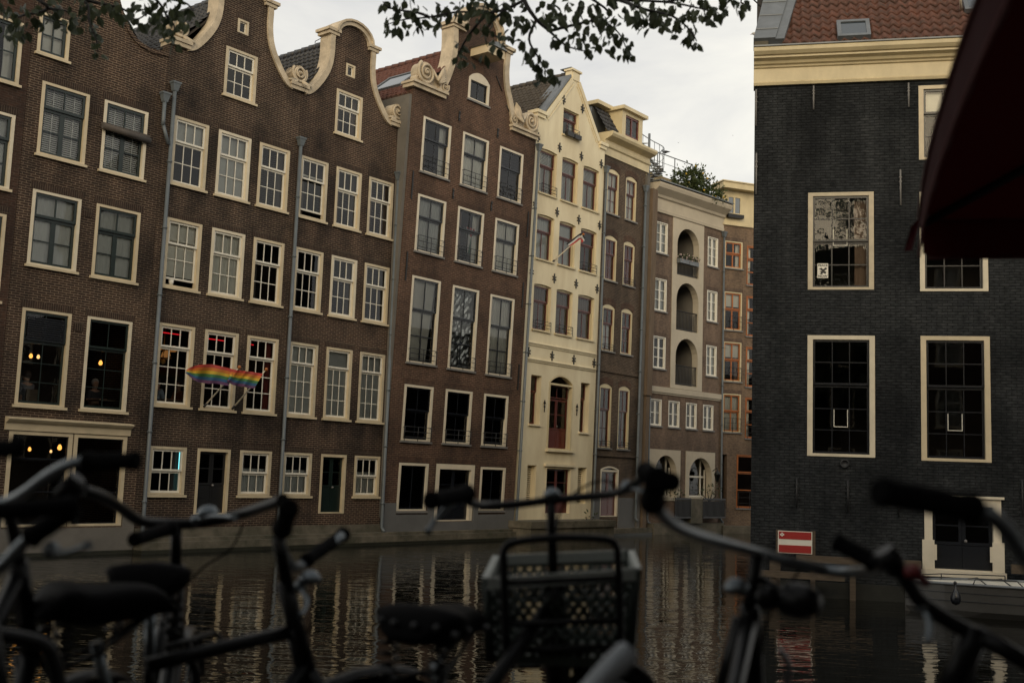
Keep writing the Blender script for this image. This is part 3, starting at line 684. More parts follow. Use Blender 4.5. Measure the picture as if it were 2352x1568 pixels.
# cream stucco house
h = HE = row_house('cream_house', 'cream stucco house with maroon windows, star wall anchors and a pointed spout gable', 11.28, 16.32, 'stucco', lean=.016, floors=(.7, 3.4, 7.6, 10.4, 13.2), lintel=None)
cols = ((11.79, 12.93), (13.29, 14.42), (14.80, 15.98))
for r, (z0, z1) in enumerate(((13.68, 15.58), (10.99, 12.88), (8.14, 10.05))):
    for k, (a, b) in enumerate(cols):
        window(h, a, b, z0, z1, 'maroon', (('s', 's', 's'), ('g', 'gf', 'gL'), ('b', 'bL+bR+b', 'b'))[r][k], rail=.42 if (r, k) in ((0, 0), (1, 2), (2, 0), (2, 1)) else 0, deep=.10, arch=.05)
aw = window(h, 13.22, 14.33, 16.43, 17.62, 'maroon', 'gL+gR', rail=.42, deep=.10)
m = MB()
for x in (13.30, 13.82): m.box(x, x + .46, -.22, -.07, 16.45, 16.63)
h.part(m, 'window_box', 'black', aw)
window(h, 11.87, 12.54, 4.38, 6.39, 'slim', None, deep=.19); window(h, 15.26, 15.90, 4.23, 6.37, 'slim', None, deep=.19)
door(h, 13.05, 14.73, 3.52, 6.55, leaf='maroon', cas='cream2', fw=.10, glazed=.62, arch=.35, toplight=.55, deep=.16)
window(h, 11.90, 12.47, 1.42, 2.84, 'vent', None, deep=.17, name='louvre_window'); window(h, 15.30, 15.92, 1.35, 2.84, 'vent', None, deep=.17, name='louvre_window')
door(h, 13.09, 14.84, .92, 2.80, leaf='maroon', cas='stucco', fw=.06, glazed=.62, deep=.08)
m = MB(); m.box(12.95, 15.0, -.1, -.003, 2.83, 2.93); m.box(13.0, 14.85, -.12, -.003, 3.42, 3.50); h.part(m, 'door_hood', 'stucco')
m = MB()
for z in (7.62, 6.98): m.profile([(0, z - .09), (-.04, z - .08), (-.05, z - .02), (-.09, z), (-.09, z + .04), (0, z + .07)], 11.45, 16.2)
h.part(m, 'string_course', 'stucco')
G = [(11.45, 16.72), (11.98, 16.98), (13.67, 19.0), (13.67, 19.38), (14.24, 19.38), (14.24, 19.0), (15.85, 16.90), (16.318, 16.70)]
h.facade([(11.282, .3), (16.318, .3)] + G[::-1] + [(11.282, 16.72)], th=.324)
m = MB(); m.strip([(11.96, 16.98), (13.66, 19.02)], [(12.10, 16.86), (13.78, 18.9)], -.05, .32); m.strip([(14.12, 18.9), (15.74, 16.80)], [(14.25, 19.02), (15.88, 16.92)], -.05, .32)
m.strip([(12.16, 16.82), (13.82, 18.8)], [(12.20, 16.78), (13.86, 18.76)], -.03, .02); m.strip([(14.05, 18.78), (15.66, 16.74)], [(14.09, 18.8), (15.70, 16.78)], -.03, .02)
m.box(13.60, 14.31, -.08, .36, 19.36, 19.44); m.box(13.72, 14.2, -.04, .0, 18.98, 19.3)
for x0, x1, z in ((11.35, 12.02, 16.90), (15.82, 16.40, 16.72)): m.box(x0 + .06, x1 - .06, -.08, .36, z - .14, z - .004); m.box(x0, x1, -.14, .4, z, z + .13)
h.part(m, 'coping', 'stucco')
m = MB(); m.strip([(11.9, 17.0), (13.64, 19.08)], [(11.8, 17.06), (13.6, 19.16)], -.02, .75); m.box(13.58, 14.33, -.02, .55, 19.445, 19.48); h.part(m, 'zinc_flashing', 'zinc')
for x, z in ((13.18, 17.93), (14.52, 17.93), (11.59, 15.92), (13.04, 15.87), (14.58, 15.88), (16.06, 15.91), (11.58, 13.17), (13.06, 13.16), (14.59, 13.16), (16.12, 13.22), (11.57, 10.44), (13.07, 10.42), (14.59, 10.43), (16.12, 10.45), (11.61, 7.26), (13.15, 7.26), (14.65, 7.26), (16.12, 7.26)): anchor(h, x, z, 'star')
anchor(h, 12.78, 5.19, 'arrow'); anchor(h, 15.0, 5.19, 'arrow')
h.shell(16.6, z0=.3); gable_roof(h, 13.95, 19.30, 16.65, 'tile_grey', y0=.34); drainpipe(h, 16.34, .6, 15.6, y=-.12, r=.05)

# narrow grey-brown house
h = HF = row_house('narrow_brick_house', 'narrow grey brown brick house with a yellow cornice and dormer, two maroon windows wide', 16.33, 19.72, 'brick_h6', lean=.012, floors=(.7, 3.3, 7.3, 10.3, 13.3), lintel='lintel4')
for r, (z0, z1) in enumerate(((13.86, 15.93), (10.91, 12.96), (7.83, 9.93), (3.66, 6.48))):
    for k, (a, b) in enumerate(((16.68, 17.63), (18.15, 19.06))):
        window(h, a, b, z0, z1, 'maroon6', (('w', 'w'), ('r', 'r'), ('gH+dL', 'wL'), ('wH', 'gR'))[r][k], arch=.14, rail=.35 if (r, k) in ((1, 1), (2, 0), (3, 0), (3, 1)) else 0, deep=.03)
door(h, 16.95, 18.35, .80, 2.95, leaf='maroon', cas='ivory', fw=.09, glazed=.5, arch=.14)
h.facade([(16.332, .3), (19.718, .3), (19.718, 16.45), (16.332, 16.45)])
m = MB(); m.profile([(0, 16.42), (-.05, 16.43), (-.06, 16.75), (-.13, 16.80), (-.15, 16.88), (-.08, 16.90), (-.08, 17.08), (-.25, 17.14), (-.42, 17.20), (-.48, 17.30), (-.48, 17.40), (.3, 17.42), (.3, 16.42)], 16.30, 19.95); h.part(m, 'cornice', 'cream2')
m = MB(); m.box(16.36, 19.68, -.06, -.004, 6.98, 7.10); m.box(16.36, 19.68, -.07, -.004, 3.36, 3.46); h.part(m, 'string_course', 'brick_h6')
m = MB(); m.box(16.34, 16.93, -.05, -.004, .3, 1.6); h.part(m, 'plinth', 'plinth2'); m = MB(); m.box(18.37, 19.71, -.05, -.004, .3, 1.6); h.part(m, 'plinth', 'plinth2')
v = V((0, .8, 1.35)); pantiles(h, (16.4, -.1, 17.42), (1, 0, 0), v, 3.2, v.length, 'tile_dark')
m = MB(); m.box(16.35, 19.7, .74, 7.5, 17.45, 18.72); h.part(m, 'attic_walls', 'zinc')
m = MB(); m.box(16.25, 17.42, .35, 7.6, 18.78, 18.95); h.part(m, 'roof_edge', 'cream2')
m = MB(); d0, d1, z0, z1 = 17.45, 19.12, 17.42, 18.72
m.box(d0, d0 + .12, -.16, 1.0, z0, z1); m.box(d1 - .12, d1, -.16, 1.0, z0, z1); m.box(d0 + .12, d0 + .28, -.16, .0, z0, z1); m.box(d1 - .28, d1 - .12, -.16, 0, z0, z1); m.box(d0 + .28, d1 - .28, -.16, 0, z0, z0 + .2); m.box(d0 + .28, d1 - .28, -.16, 0, z1 - .16, z1)
dm = h.part(m, 'dormer', 'cream2')
m = MB(); m.box(d0 - .15, d1 + .18, -.34, 1.4, z1 + .004, z1 + .16); h.part(m, 'dormer_roof', 'cream2', dm)
m = MB(); sash(m, d0 + .285, d1 - .285, z0 + .205, z1 - .165, -.12, -.05, 2, 1, .08, .05, .1); h.part(m, 'dormer_sash', 'maroon', dm)
m = MB(); m.quad((d0 + .3, -.08, z0 + .22), (d1 - .3, -.08, z0 + .22), (d1 - .3, -.08, z1 - .18), (d0 + .3, -.08, z1 - .18)); h.part(m, 'pane', 'glass', dm)
h.shell(16.4, z0=.3, top=True); drainpipe(h, 19.62, .6, 15.5, y=-.12)
m = MB(); m.box(19.735, 19.98, -.12, .5, .1, 16.3); h.part(m, 'party_wall_edge', 'plinth')
m = MB(); m.box(20.0, 20.42, -.28, .5, 6.2, 15.7); m.box(20.08, 20.36, -.22, .5, .1, 6.19); h.part(m, 'pilaster', 'brownwood')
# dark planted ledge and terrace in front of the cream house
tr = tag(MB().box(0, 5.6, 0, 1.1, -.6, .46).box(-.06, 5.66, -.06, 1.1, .462, .72).build('terrace', 'quay'), 'mossy stone terrace at the water in front of the cream house', 'terrace')
tr.location = HE.world((10.85, -1.13, 0)); tr.rotation_euler = (0, 0, pi/2 - AZ_ROW)

# modern house with stacked arches
O7 = ROW_O + V((sin(AZ_ROW), cos(AZ_ROW), 0)) * 20.6
h = HG = House('arched_house', 'mauve brick house with three stacked arched balconies in a pale surround', O7, radians(45.75), -.12, 5.68, 'brick_h7', 0, 'lintel7'); h.floors = (1.5, 4.2, 6.88, 9.48, 12.12)
def panel(h, outline, holes, y0, y1, name, mat, parent=None):
    pl = [[V((x, z, 0)) for x, z in q] for q in [outline] + holes]; flat = [p for q in pl for p in q]; n = len(flat); tri = tessellate_polygon(pl); m = MB()
    vs = [(p.x, y0, p.y) for p in flat] + [(p.x, y1, p.y) for p in flat]; fs = [tuple(t) for t in tri] + [tuple(i + n for i in reversed(t)) for t in tri]; o = 0
    for q in pl:
        k = len(q); fs += [(o + i, o + (i + 1) % k, o + (i + 1) % k + n, o + i + n) for i in range(k)]; o += k
    m.add(vs, fs); return h.part(m, name, mat, parent)
def arch_hole(x0, x1, z0, z1, n=12):
    r = (x1 - x0)/2; c = (x0 + x1)/2; zs = z1 - r
    return [(x1, z0), (x0, z0)] + [(c - r*cos(pi*i/n), zs + r*sin(pi*i/n)) for i in range(n + 1)]
for z0, z1 in ((12.88, 14.42), (10.15, 11.74), (7.47, 9.03)):
    window(h, .35, 1.27, z0, z1, 'modern', 'g' if z0 > 8 else 'dL'); window(h, 4.48, 5.33, z0, z1, 'modern', 'w' if z0 > 9 else 'g')
for a in (.22, 1.58, 2.93, 4.29): window(h, a, a + .84, 4.83, 6.12, 'modern2', 'wR')
A3 = [(2.0, 3.73, 12.14, 14.46), (2.0, 3.74, 9.50, 11.82), (2.01, 3.75, 6.90, 9.14)]
A2 = [(.63, 2.25, 1.66, 3.57), (3.23, 5.04, 1.68, 3.55)]
for q in A3 + A2: h.holes.append(arch_hole(q[0] - .01, q[1] + .01, q[2] - .01, q[3] + .01))
h.facade([(-.118, .2), (5.678, .2), (5.678, 15.0), (-.118, 15.0)])
panel(h, [(1.65, 6.72), (4.12, 6.72), (4.12, 14.84), (1.65, 14.84)], [arch_hole(*q) for q in A3], -.035, .30, 'arch_surround', 'concrete')
for q, xs in zip(A2, ((.21, 2.53), (2.96, 5.28))):
    panel(h, [(xs[0], 1.5), (xs[1], 1.5), (xs[1], 3.83), (xs[0], 3.83)], [arch_hole(*q)], -.035, .30, 'arch_surround', 'concrete')
    w = MB(); x0, x1, z0, z1 = q; c = (x0 + x1)/2
    for x in (x0 + .03, c - .52, c + .45, x1 - .10): w.box(x, x + .08, .34, .42, z0, z1 - (.55 if x < c - .6 or x > c + .5 else .08))
    w.box(x0, x1, .34, .42, z0, z0 + .08); w.box(x0, x1, .345, .415, z1 - .95, z1 - .86); f = h.part(w, 'window', 'white')
    g = MB(); g.quad((x0, .38, z0), (x1, .38, z0), (x1, .38, z1), (x0, .38, z1)); h.part(g, 'pane', 'glass', f)
for k, (x0, x1, z0, z1) in enumerate(A3):
    m = MB(); m.box(x0 - .2, x1 + .2, .325, 1.5, z0 - .14, z0 - .012); m.box(x0 - .2, x1 + .2, .325, 1.5, z1 + .02, z1 + .12); m.box(x0 - .25, x0 - .05, .325, 1.5, z0 - .01, z1 + .018); m.box(x1 + .05, x1 + .25, .325, 1.5, z0 - .01, z1 + .018); m.box(x0 - .2, x1 + .2, 1.51, 1.6, z0 - .1, z1 + .1)
    bl = h.part(m, 'balcony', 'plinth')
    m = MB(); m.box(x0 + .2, x0 + .28, 1.42, 1.50, z0, z0 + 2); m.box(x1 - .5, x1 - .42, 1.42, 1.5, z0, z0 + 2); m.box(x0 + .28, x1 - .5, 1.42, 1.5, z0 + 1.92, z0 + 2); h.part(m, 'balcony_door', 'navy' if k else 'brownwood', bl)
    if k == 1: m = MB(); drape(m, x0 + .3, x1 - .5, z0 + .03, z0 + 1.9, 1.35, .03, .14); h.part(m, 'curtain', 'cloth_g', bl)
    m = MB(); m.tube([(x0 + .02, .04, z0 + .92), (x1 - .02, .04, z0 + .92)], .028, 6); m.box(x0 + .02, x1 - .02, .03, .05, z0 + .06, z0 + .09); q = 15
    for i in range(q + 1): x = x0 + .04 + (x1 - x0 - .08)*i/q; m.box(x - .012, x + .012, .03, .05, z0 + .05, z0 + .92)
    h.part(m, 'railing', 'black', bl)
m = MB(); m.profile([(0, 6.44), (-.10, 6.45), (-.10, 6.69), (0, 6.71)], -.1, 5.67); m.profile([(0, 6.36), (-.05, 6.37), (-.05, 6.435), (0, 6.436)], -.1, 5.67); h.part(m, 'belt_course', 'concrete')
m = MB(); m.profile([(.3, 14.86), (-.08, 14.86), (-.10, 15.0), (-.07, 15.02), (-.07, 15.5), (-.16, 15.55), (-.2, 15.66), (-.36, 15.78), (-.52, 15.9), (-.58, 16.05), (-.58, 16.12), (.3, 16.16)], -.1, 5.72); h.part(m, 'cornice', 'concrete')
m = MB(); m.box(-.12, 5.76, -.64, .35, 16.165, 16.22); h.part(m, 'gutter', 'zinc')
h.shell(16.0, z0=.2, top=True)
m = MB(); m.box(-.1, 5.6, 1.9, 6, 16.1, 17.25); u = h.part(m, 'penthouse', 'cream2'); m = MB(); m.profile([(1.9, 17.0), (1.78, 17.02), (1.7, 17.2), (1.6, 17.34), (6.1, 17.34), (6.1, 17.255), (1.9, 17.255)], -.2, 5.7); h.part(m, 'cornice', 'cream2', u)
m = MB()
for i in range(9): m.tube([(1.3 + i*.001, 1.8, 17.34), (1.3, 1.8, 18.3)], .02, 6) if i == 0 else None
for x in (-.1, 1.2, 2.6, 4.0, 5.5): m.tube([(x, 1.75, 17.34), (x, 1.75, 18.55)], .028, 6)
for z in (18.55, 18.1): m.tube([(-.1, 1.75, z), (5.5, 1.75, z)], .026 if z > 18.3 else .012, 6)
h.part(m, 'roof_railing', 'zinc')
m = MB(); cx, cy = HG.L(1487, 380, .9)[0] + .1, .9                       # spiral stair up to the roof terrace
m.tube([(cx, cy, 15.9), (cx, cy, 18.9)], .06, 8); pr = []
for i in range(15):
    a = 2.6 + i*.40; z = 16.0 + i*.175; pr.append((cx + .72*cos(a), cy + .72*sin(a), z + .95))
    m.add([(cx, cy, z), (cx + .72*cos(a), cy + .72*sin(a), z), (cx + .72*cos(a + .42), cy + .72*sin(a + .42), z), (cx, cy, z - .04), (cx + .72*cos(a), cy + .72*sin(a), z - .04), (cx + .72*cos(a + .42), cy + .72*sin(a + .42), z - .04)], [(0, 1, 2), (5, 4, 3), (1, 4, 5, 2), (0, 3, 4, 1), (0, 2, 5, 3)])
    m.tube([(cx + .72*cos(a), cy + .72*sin(a), z), pr[-1]], .014, 5)
m.tube(pr, .022, 6); m.tube([(p[0], p[1], p[2] - .45) for p in pr], .012, 5); h.part(m, 'spiral_stair', 'zinc')
drainpipe(h, .02, 6.4, 14.2, y=-.10, r=.045, bend=False); drainpipe(h, .06, .5, 6.2, y=-.10, r=.045, hopper=False); drainpipe(h, 5.72, .5, 14.6, y=-.10, r=.05)
m = MB()                                              # black balcony boxes over the water
for x0, x1 in ((1.45, 2.62), (3.58, 5.36)):
    m.box(x0, x1, -.62, -.58, 1.58, 1.66); m.box(x0, x1, -.62, -.58, .74, .80); q = int((x1 - x0)/.09)
    for i in range(q + 1): x = x0 + (x1 - x0)*i/q; m.box(x - .014, x + .014, -.615, -.585, .80, 1.58)
    m.box(x0, x1, -.57, -.036, .72, .76); m.box(x0 + .02, x1 - .02, -.56, -.53, .77, 1.5)
h.part(m, 'water_balcony', 'black')
m = MB(); m.box(2.64, 3.55, -.6, -.036, .5, 1.62); m.box(.1, 5.5, -.45, -.037, .0, .49); h.part(m, 'plinth', 'quay')

# house with orange windows
d = ray(1656, 700); n7 = h.n; q8 = EYE + d * ((O7 - EYE).dot(n7) / d.dot(n7)); q8.z = 0
h = HH = House('orange_window_house', 'brick house with orange wooden windows, half hidden by the black brick house', q8, radians(69.5), .02, 6, 'brick_h8', 0, 'lintel7'); h.floors = (1.1, 4.4, 6.9, 9.5, 12.1)
for z0, z1, c in ((12.99, 14.42, 'gR'), (9.87, 11.85, 'gT'), (7.32, 9.34, 'gT+bR'), (4.82, 6.77, 'g')): window(h, .16, 1.20, z0, z1, 'orange', c, rail=.75 if z1 < 12 else 0)
for z0, z1 in ((12.23, 14.30), (9.65, 11.74), (7.11, 9.17), (4.56, 6.64)): window(h, 1.46, 2.5, z0, z1, 'orangeg', 'wL', rail=.9, name='french_window'); window(h, 3.3, 4.3, z0, z1, 'orange', 'g')
window(h, 1.0, 2.4, 1.14, 3.80, 'orangeg', 'dR', rail=.85, name='french_window'); h.holes.append([(.46, 1.14), (.10, 1.14), (.10, 3.78), (.46, 3.78)])
h.facade([(.022, .2), (6, .2), (6, 15.2), (.022, 15.2)])
m = MB(); m.box(.04, 6, -.03, .3, 15.205, 17.0); h.part(m, 'attic_wall', 'cream2')
m = MB(); m.profile([(-.03, 15.2), (-.1, 15.22), (-.1, 15.30), (-.035, 15.34)], .0, 6); m.box(-.25, 6, -.5, .6, 17.005, 17.3); m.box(-.32, 6, -.57, .6, 17.305, 17.36); h.part(m, 'roof_fascia', 'cream2')
m = MB(); x0, x1, z0, z1 = .24, 1.06, 15.78, 16.72; sash(m, x0, x1, z0, z1, -.09, -.034, 2, 1, .07, .03, .1); w = h.part(m, 'window', 'cream2')
m = MB(); m.quad((x0 + .05, -.05, z0 + .05), (x1 - .05, -.05, z0 + .05), (x1 - .05, -.05, z1 - .05), (x0 + .05, -.05, z1 - .05)); h.part(m, 'pane', 'skyglass', w)
m = MB(); m.box(.2, 1.1, -.28, -.1, 15.58, 15.76); h.part(m, 'window_box', 'black', w)
h.shell(15.2, z0=.2, top=True)
m = MB(); m.box(-.1, 6, -.6, -.004, -.3, .36); h.part(m, 'plinth', 'quay')

# ------------------------------------------------------------------ black brick house on the right
h = HK = House('black_brick_house', 'black painted brick house with cream cornice and red tiled roof on the right', V((5.5724, 25.4881, 0)), AZ_DARK, 0, 9.4, 'brick_dark', 0, None); h.floors = (.7, 2.6, 6.4, 9.6)
window(h, 1.235, 2.70, 6.94, 9.23, 'dark4', 'bR', name='window'); window(h, 3.69, 5.14, 6.90, 9.20, 'dark4')
window(h, 1.235, 2.715, 3.13, 5.885, 'dark5', dark=True); window(h, 3.69, 5.15, 3.10, 5.89, 'dark5', dark=True)
window(h, 3.69, 5.14, 9.95, 11.71, 'dark3', 'wT'); window(h, 6.15, 7.6, 6.92, 9.2, 'dark4'); window(h, 6.15, 7.6, 3.12, 5.88, 'dark5', dark=True); window(h, 6.15, 7.6, 9.95, 11.71, 'dark3')
door(h, 3.74, 5.33, .72, 2.30, leaf='navy', cas='ivory', fw=.17, glazed=.62)
h.facade([(0, -.4), (9.4, -.4), (9.4, 12.3), (0, 12.3)])
for x0, x1, a, b in ((3.69, 3.94, 3.70, 3.99), (5.13, 5.37, 5.08, 5.36)):
    m = MB(); m.box(x0, x1, -.06, -.014, .74, 1.38); m.box(a, b, -.05, -.0145, .95, 1.28); h.part(m, 'door_jamb', 'ivory')
h.part(MB().box(3.66, 5.40, -.10, -.013, .60, .735), 'door_sill', 'ivory'); h.part(MB().box(3.68, 5.38, -.08, -.013, 2.305, 2.36), 'door_head', 'ivory')
pr = [(.3, 11.84), (-.07, 11.84), (-.09, 11.90), (-.055, 11.93), (-.055, 12.25), (-.10, 12.27), (-.11, 12.31), (-.17, 12.33), (-.20, 12.39), (-.31, 12.43), (-.31, 12.475), (-.36, 12.49), (-.42, 12.56), (-.43, 12.63), (-.40, 12.665), (.3, 12.665)]
m = MB(); m.profile(pr, -.03, 9.5); h.part(m, 'cornice', 'cream2')
m = MB(); m.box(-.03, 9.5, -.44, .3, 12.668, 12.70); h.part(m, 'gutter', 'zinc')
v = V((0, 1.0, 1.25)); pantiles(h, (.62, -.36, 12.70), (1, 0, 0), v, 8.8, 6.2, 'tile_mixed', tw=.225, tl=.29, amp=.034)
nn = V((0, -v.z, v.y)).normalized(); vv = v.normalized()
m = MB(); a = V((0, -.36, 12.70)) - nn*.055; q = [a, a + vv*6.2, a + vv*6.2 - nn*.12, a + V((0, .3, -.02))]; m.add([(x, p.y, p.z) for x in (.03, 9.38) for p in q], [(0, 1, 2, 3), (7, 6, 5, 4), (0, 4, 5, 1), (1, 5, 6, 2), (2, 6, 7, 3), (3, 7, 4, 0)]); h.part(m, 'roof_boards', 'room')
m = MB()
for x0, x1, k in ((-.04, .46, .24), (.46, .66, .20)):
    a = V((0, -.30, 12.70)); q = [(a + nn*k, 0), (a + nn*k + vv*6.2, 1.0), (a + vv*6.2 - nn*.1, 1.0), (a - nn*.1, 0)]; m.add([(x + lean*(1 if x > 0 else .72), p.y, p.z) for x in (x0, x1) for p, lean in q], [(0, 1, 2, 3), (7, 6, 5, 4), (0, 4, 5, 1), (1, 5, 6, 2), (2, 6, 7, 3), (3, 7, 4, 0)])
for i in range(9): t_ = .4 + i*.65; p = V((0, -.30, 12.70)) + nn*.245 + vv*t_; m.box(-.04 + t_*.12, .455 + t_*.16, p.y - .012, p.y + .012, p.z - .005, p.z + .012)
m2 = MB(); p = V((0, -.30, 12.70)) + vv*2.0; m2.tube(smooth3([V((.25, p.y, p.z + .2)), V((-.05, p.y, p.z + .28)), V((-.32, p.y, p.z + .22)), V((-.36, p.y, p.z + .12)), V((-.30, p.y, p.z + .08))], 4), .022, 6); m2.tube([(.2, p.y, p.z - .1), (-.1, p.y, p.z + .22)], .018, 6); h.part(m2, 'hoist_hook', 'iron')
h.part(m, 'zinc_verge', 'zinc')
skylight(h, V((1.96, -.30, 12.70)) + vv*.10 + nn*.05, V((1, 0, 0)), vv, nn, .56, .56)
skylight(h, V((4.85, -.30, 12.70)) + vv*1.05 + nn*.05, V((1, 0, 0)), vv, nn, .6, .9)
m = MB(); p = V((4.4, -.30, 12.70)) + vv*1.0; m.box(4.25, 4.95, p.y - .5, p.y - .46, p.z + .42, p.z + .5); m.tube([(4.6, p.y - .45, p.z + .44), (4.7, p.y, p.z + .1)], .03, 6); h.part(m, 'roof_hatch_strut', 'ivory')
h.shell(12.3, z0=-.4, top=True, y1=10); m = MB(); m.box(.05, 9.3, 10.01, 24, -.4, 8.4); h.part(m, 'unseen_wing', 'brick_dark')  # unseen wing added so the row's panes mirror dark brick
m = MB(); m.box(-.03, 9.4, -.035, -.004, -.4, .34); h.part(m, 'damp_course', paint('damp mossy brick', (.022, .022, .016), .8, scale=3, var=.5, bump=.6, bscale=9))
m = MB(); m.poly([(.02, 12.4), (.02, 12.5), (.02, 12.6)], .2, .3) if 0 else m.box(.02, .3, .0, 9, 12.31, 12.6); h.part(m, 'wall_top', 'brick_dark')
for x, z, s in ((.03, 11.3, .45), (.05, 9.7, .5), (3.28, 9.3, .42), (1.35, 11.50, .29), (3.47, 11.48, .29), (1.01, 2.28, .34), (2.12, 2.25, .36), (3.2, 2.2, .36), (5.75, 2.35, .40)):
    m = MB(); t = .12 if z > 11.5 else 0; m.tube([(x, -.05, z + s), (x + t*.1, -.06, z - s)], .02, 6); m.box(x - .03, x + .03, -.075, -.003, z + s*.3, z + s*.36); m.box(x - .03, x + .03, -.075, -.003, z + s*.55, z + s*.6); m.box(x - .02, x + .02, -.06, -.003, z - .03, z + .03); h.part(m, 'wall_anchor', 'sillgrey' if z > 9 else 'iron')
m = MB(); m.lathe((2.05, -.02, 2.98), [(.10, 0), (.10, .05), (.075, .06), (.07, .03), (0, .03)], 16, (V((1, 0, 0)), V((0, 0, 1)), V((0, -1, 0)))); h.part(m, 'wall_vent', 'iron')
vf = lambda x0, x1, z0, z1: (MB().box(x0, x0 + .014, .06, .075, z0, z1).box(x1 - .014, x1, .06, .075, z0, z1).box(x0 + .014, x1 - .014, .06, .075, z0, z0 + .014))
for q in ((1.80, 2.12, 7.98, 8.36), (1.82, 2.13, 3.80, 4.20), (4.26, 4.57, 3.78, 4.16)): h.part(vf(*q), 'vent_frame', 'white')

# ------------------------------------------------------------------ water, quays, ground, sky
m_, n_, l_ = new_mat('canal water'); o_ = node(n_, 'ShaderNodeOutputMaterial'); b_ = node(n_, 'ShaderNodeBsdfPrincipled')
b_.inputs['Base Color'].default_value = (.005, .005, .0035, 1); b_.inputs['Roughness'].default_value = .0; b_.inputs['IOR'].default_value = 1.33
tc = node(n_, 'ShaderNodeTexCoord'); hs = None
for sx, sy, sc, st in ((.5, 1.15, 1.15, .66), (.9, 2.6, 1.9, .32)):
    mp = node(n_, 'ShaderNodeMapping'); mp.inputs['Scale'].default_value = (sx, sy, 1); mp.inputs['Rotation'].default_value = (0, 0, .15); l_.new(tc.outputs['Object'], mp.inputs[0])
    nz = node(n_, 'ShaderNodeTexNoise'); nz.inputs['Scale'].default_value = sc; nz.inputs['Detail'].default_value = 1.2; nz.inputs['Distortion'].default_value = .8; l_.new(mp.outputs[0], nz.inputs['Vector'])
    bp = node(n_, 'ShaderNodeBump'); bp.inputs['Strength'].default_value = 1; bp.inputs['Distance'].default_value = .021 * st; l_.new(nz.outputs['Fac'], bp.inputs['Height'])
    if hs: l_.new(hs.outputs[0], bp.inputs['Normal'])
    hs = bp
l_.new(hs.outputs[0], b_.inputs['Normal']); l_.new(b_.outputs[0], o_.inputs[0]); M['water'] = m_
m = MB(); m.quad((-250, -60, 0), (250, -60, 0), (250, 250, 0), (-250, 250, 0)); tag(m.build('water', 'water'), kind='structure')
m = MB(); m.box(-80, 80, -40, 3.75, -1.5, 1.30); m.box(-80, 80, 3.752, 4.1, -1.5, 1.36); tag(m.build('quay', 'paving'), kind='structure')
m = MB(); q = [ROW_O + V((sin(AZ_ROW), cos(AZ_ROW), 0))*x for x in (-5.18, 10.84)]
hb_ = MB().box(0, 4.2, 0, .6, -.8, .31).build('quay_ledge', 'quay'); tag(hb_, kind='structure'); hb_.location = ROW_O + V((sin(AZ_ROW), cos(AZ_ROW), 0))*16.4 + V((cos(AZ_ROW), -sin(AZ_ROW), 0))*.40; hb_.rotation_euler = (0, 0, pi/2 - AZ_ROW)
M['damp'] = paint('wet mossy stone', (.030, .030, .019), .5, scale=2.5, var=.5, bump=.7, bscale=9)
for x0_, x1_, y_ in ((-9.17, -5.2, .07), (-5.19, 10.9, .46), (16.38, 20.6, .42)):
    tl = MB().box(0, x1_ - x0_, 0, .5, -.6, .10).build('tide_line', 'damp'); tag(tl, kind='structure'); tl.location = ROW_O + V((sin(AZ_ROW), cos(AZ_ROW), 0))*x0_ + V((cos(AZ_ROW), -sin(AZ_ROW), 0))*y_; tl.rotation_euler = (0, 0, pi/2 - AZ_ROW)
ld = m.box(0, 16.0, 0, .42, -.8, .30).box(0, 16.0, .16, .42, .301, .40); ld = m.build('quay_ledge', 'quay'); tag(ld, kind='structure'); ld.location = q[0] + V((cos(AZ_ROW), -sin(AZ_ROW), 0))*.44; ld.rotation_euler = (0, 0, pi/2 - AZ_ROW)

w = bpy.data.worlds.new('World'); bpy.context.scene.world = w; w.use_nodes = True
n_, l_ = w.node_tree.nodes, w.node_tree.links; n_.clear()
SUN_EL, SUN_AZ = radians(14), radians(187)      # azimuth clockwise from +Y
o_ = node(n_, 'ShaderNodeOutputWorld'); bg = node(n_, 'ShaderNodeBackground'); bg.inputs[1].default_value = .1
sk = node(n_, 'ShaderNodeTexSky', sky_type='NISHITA'); sk.sun_disc = False; sk.sun_elevation = SUN_EL; sk.sun_rotation = SUN_AZ
tc = node(n_, 'ShaderNodeTexCoord'); mp = node(n_, 'ShaderNodeMapping'); mp.inputs['Scale'].default_value = (1, 1, 3.2); l_.new(tc.outputs['Generated'], mp.inputs[0])
nz = node(n_, 'ShaderNodeTexNoise'); nz.inputs['Scale'].default_value = 2.6; nz.inputs['Detail'].default_value = 8; nz.inputs['Roughness'].default_value = .55; nz.inputs['Distortion'].default_value = .4; l_.new(mp.outputs[0], nz.inputs['Vector'])
rp = node(n_, 'ShaderNodeValToRGB'); rp.color_ramp.elements[0].position = .30; rp.color_ramp.elements[1].position = .62
rp.color_ramp.elements[0].color = (.66, .66, .67, 1); rp.color_ramp.elements[1].color = (1.07, 1.035, .925, 1); l_.new(nz.outputs['Fac'], rp.inputs[0])
ml = node(n_, 'ShaderNodeVectorMath', operation='SCALE'); ml.inputs['Scale'].default_value = 8.3; l_.new(rp.outputs[0], ml.inputs[0])
sz = node(n_, 'ShaderNodeSeparateXYZ'); l_.new(tc.outputs['Generated'], sz.inputs[0]); mr = node(n_, 'ShaderNodeMapRange'); mr.inputs['From Min'].default_value = .45; mr.inputs['From Max'].default_value = .9; mr.inputs['To Min'].default_value = .94; mr.inputs['To Max'].default_value = .55; l_.new(sz.outputs['Z'], mr.inputs['Value'])
mx = node(n_, 'ShaderNodeMix', data_type='RGBA'); l_.new(mr.outputs[0], mx.inputs[0]); l_.new(sk.outputs[0], mx.inputs[6]); l_.new(ml.outputs[0], mx.inputs[7])
l_.new(mx.outputs[2], bg.inputs[0]); l_.new(bg.outputs[0], o_.inputs[0])
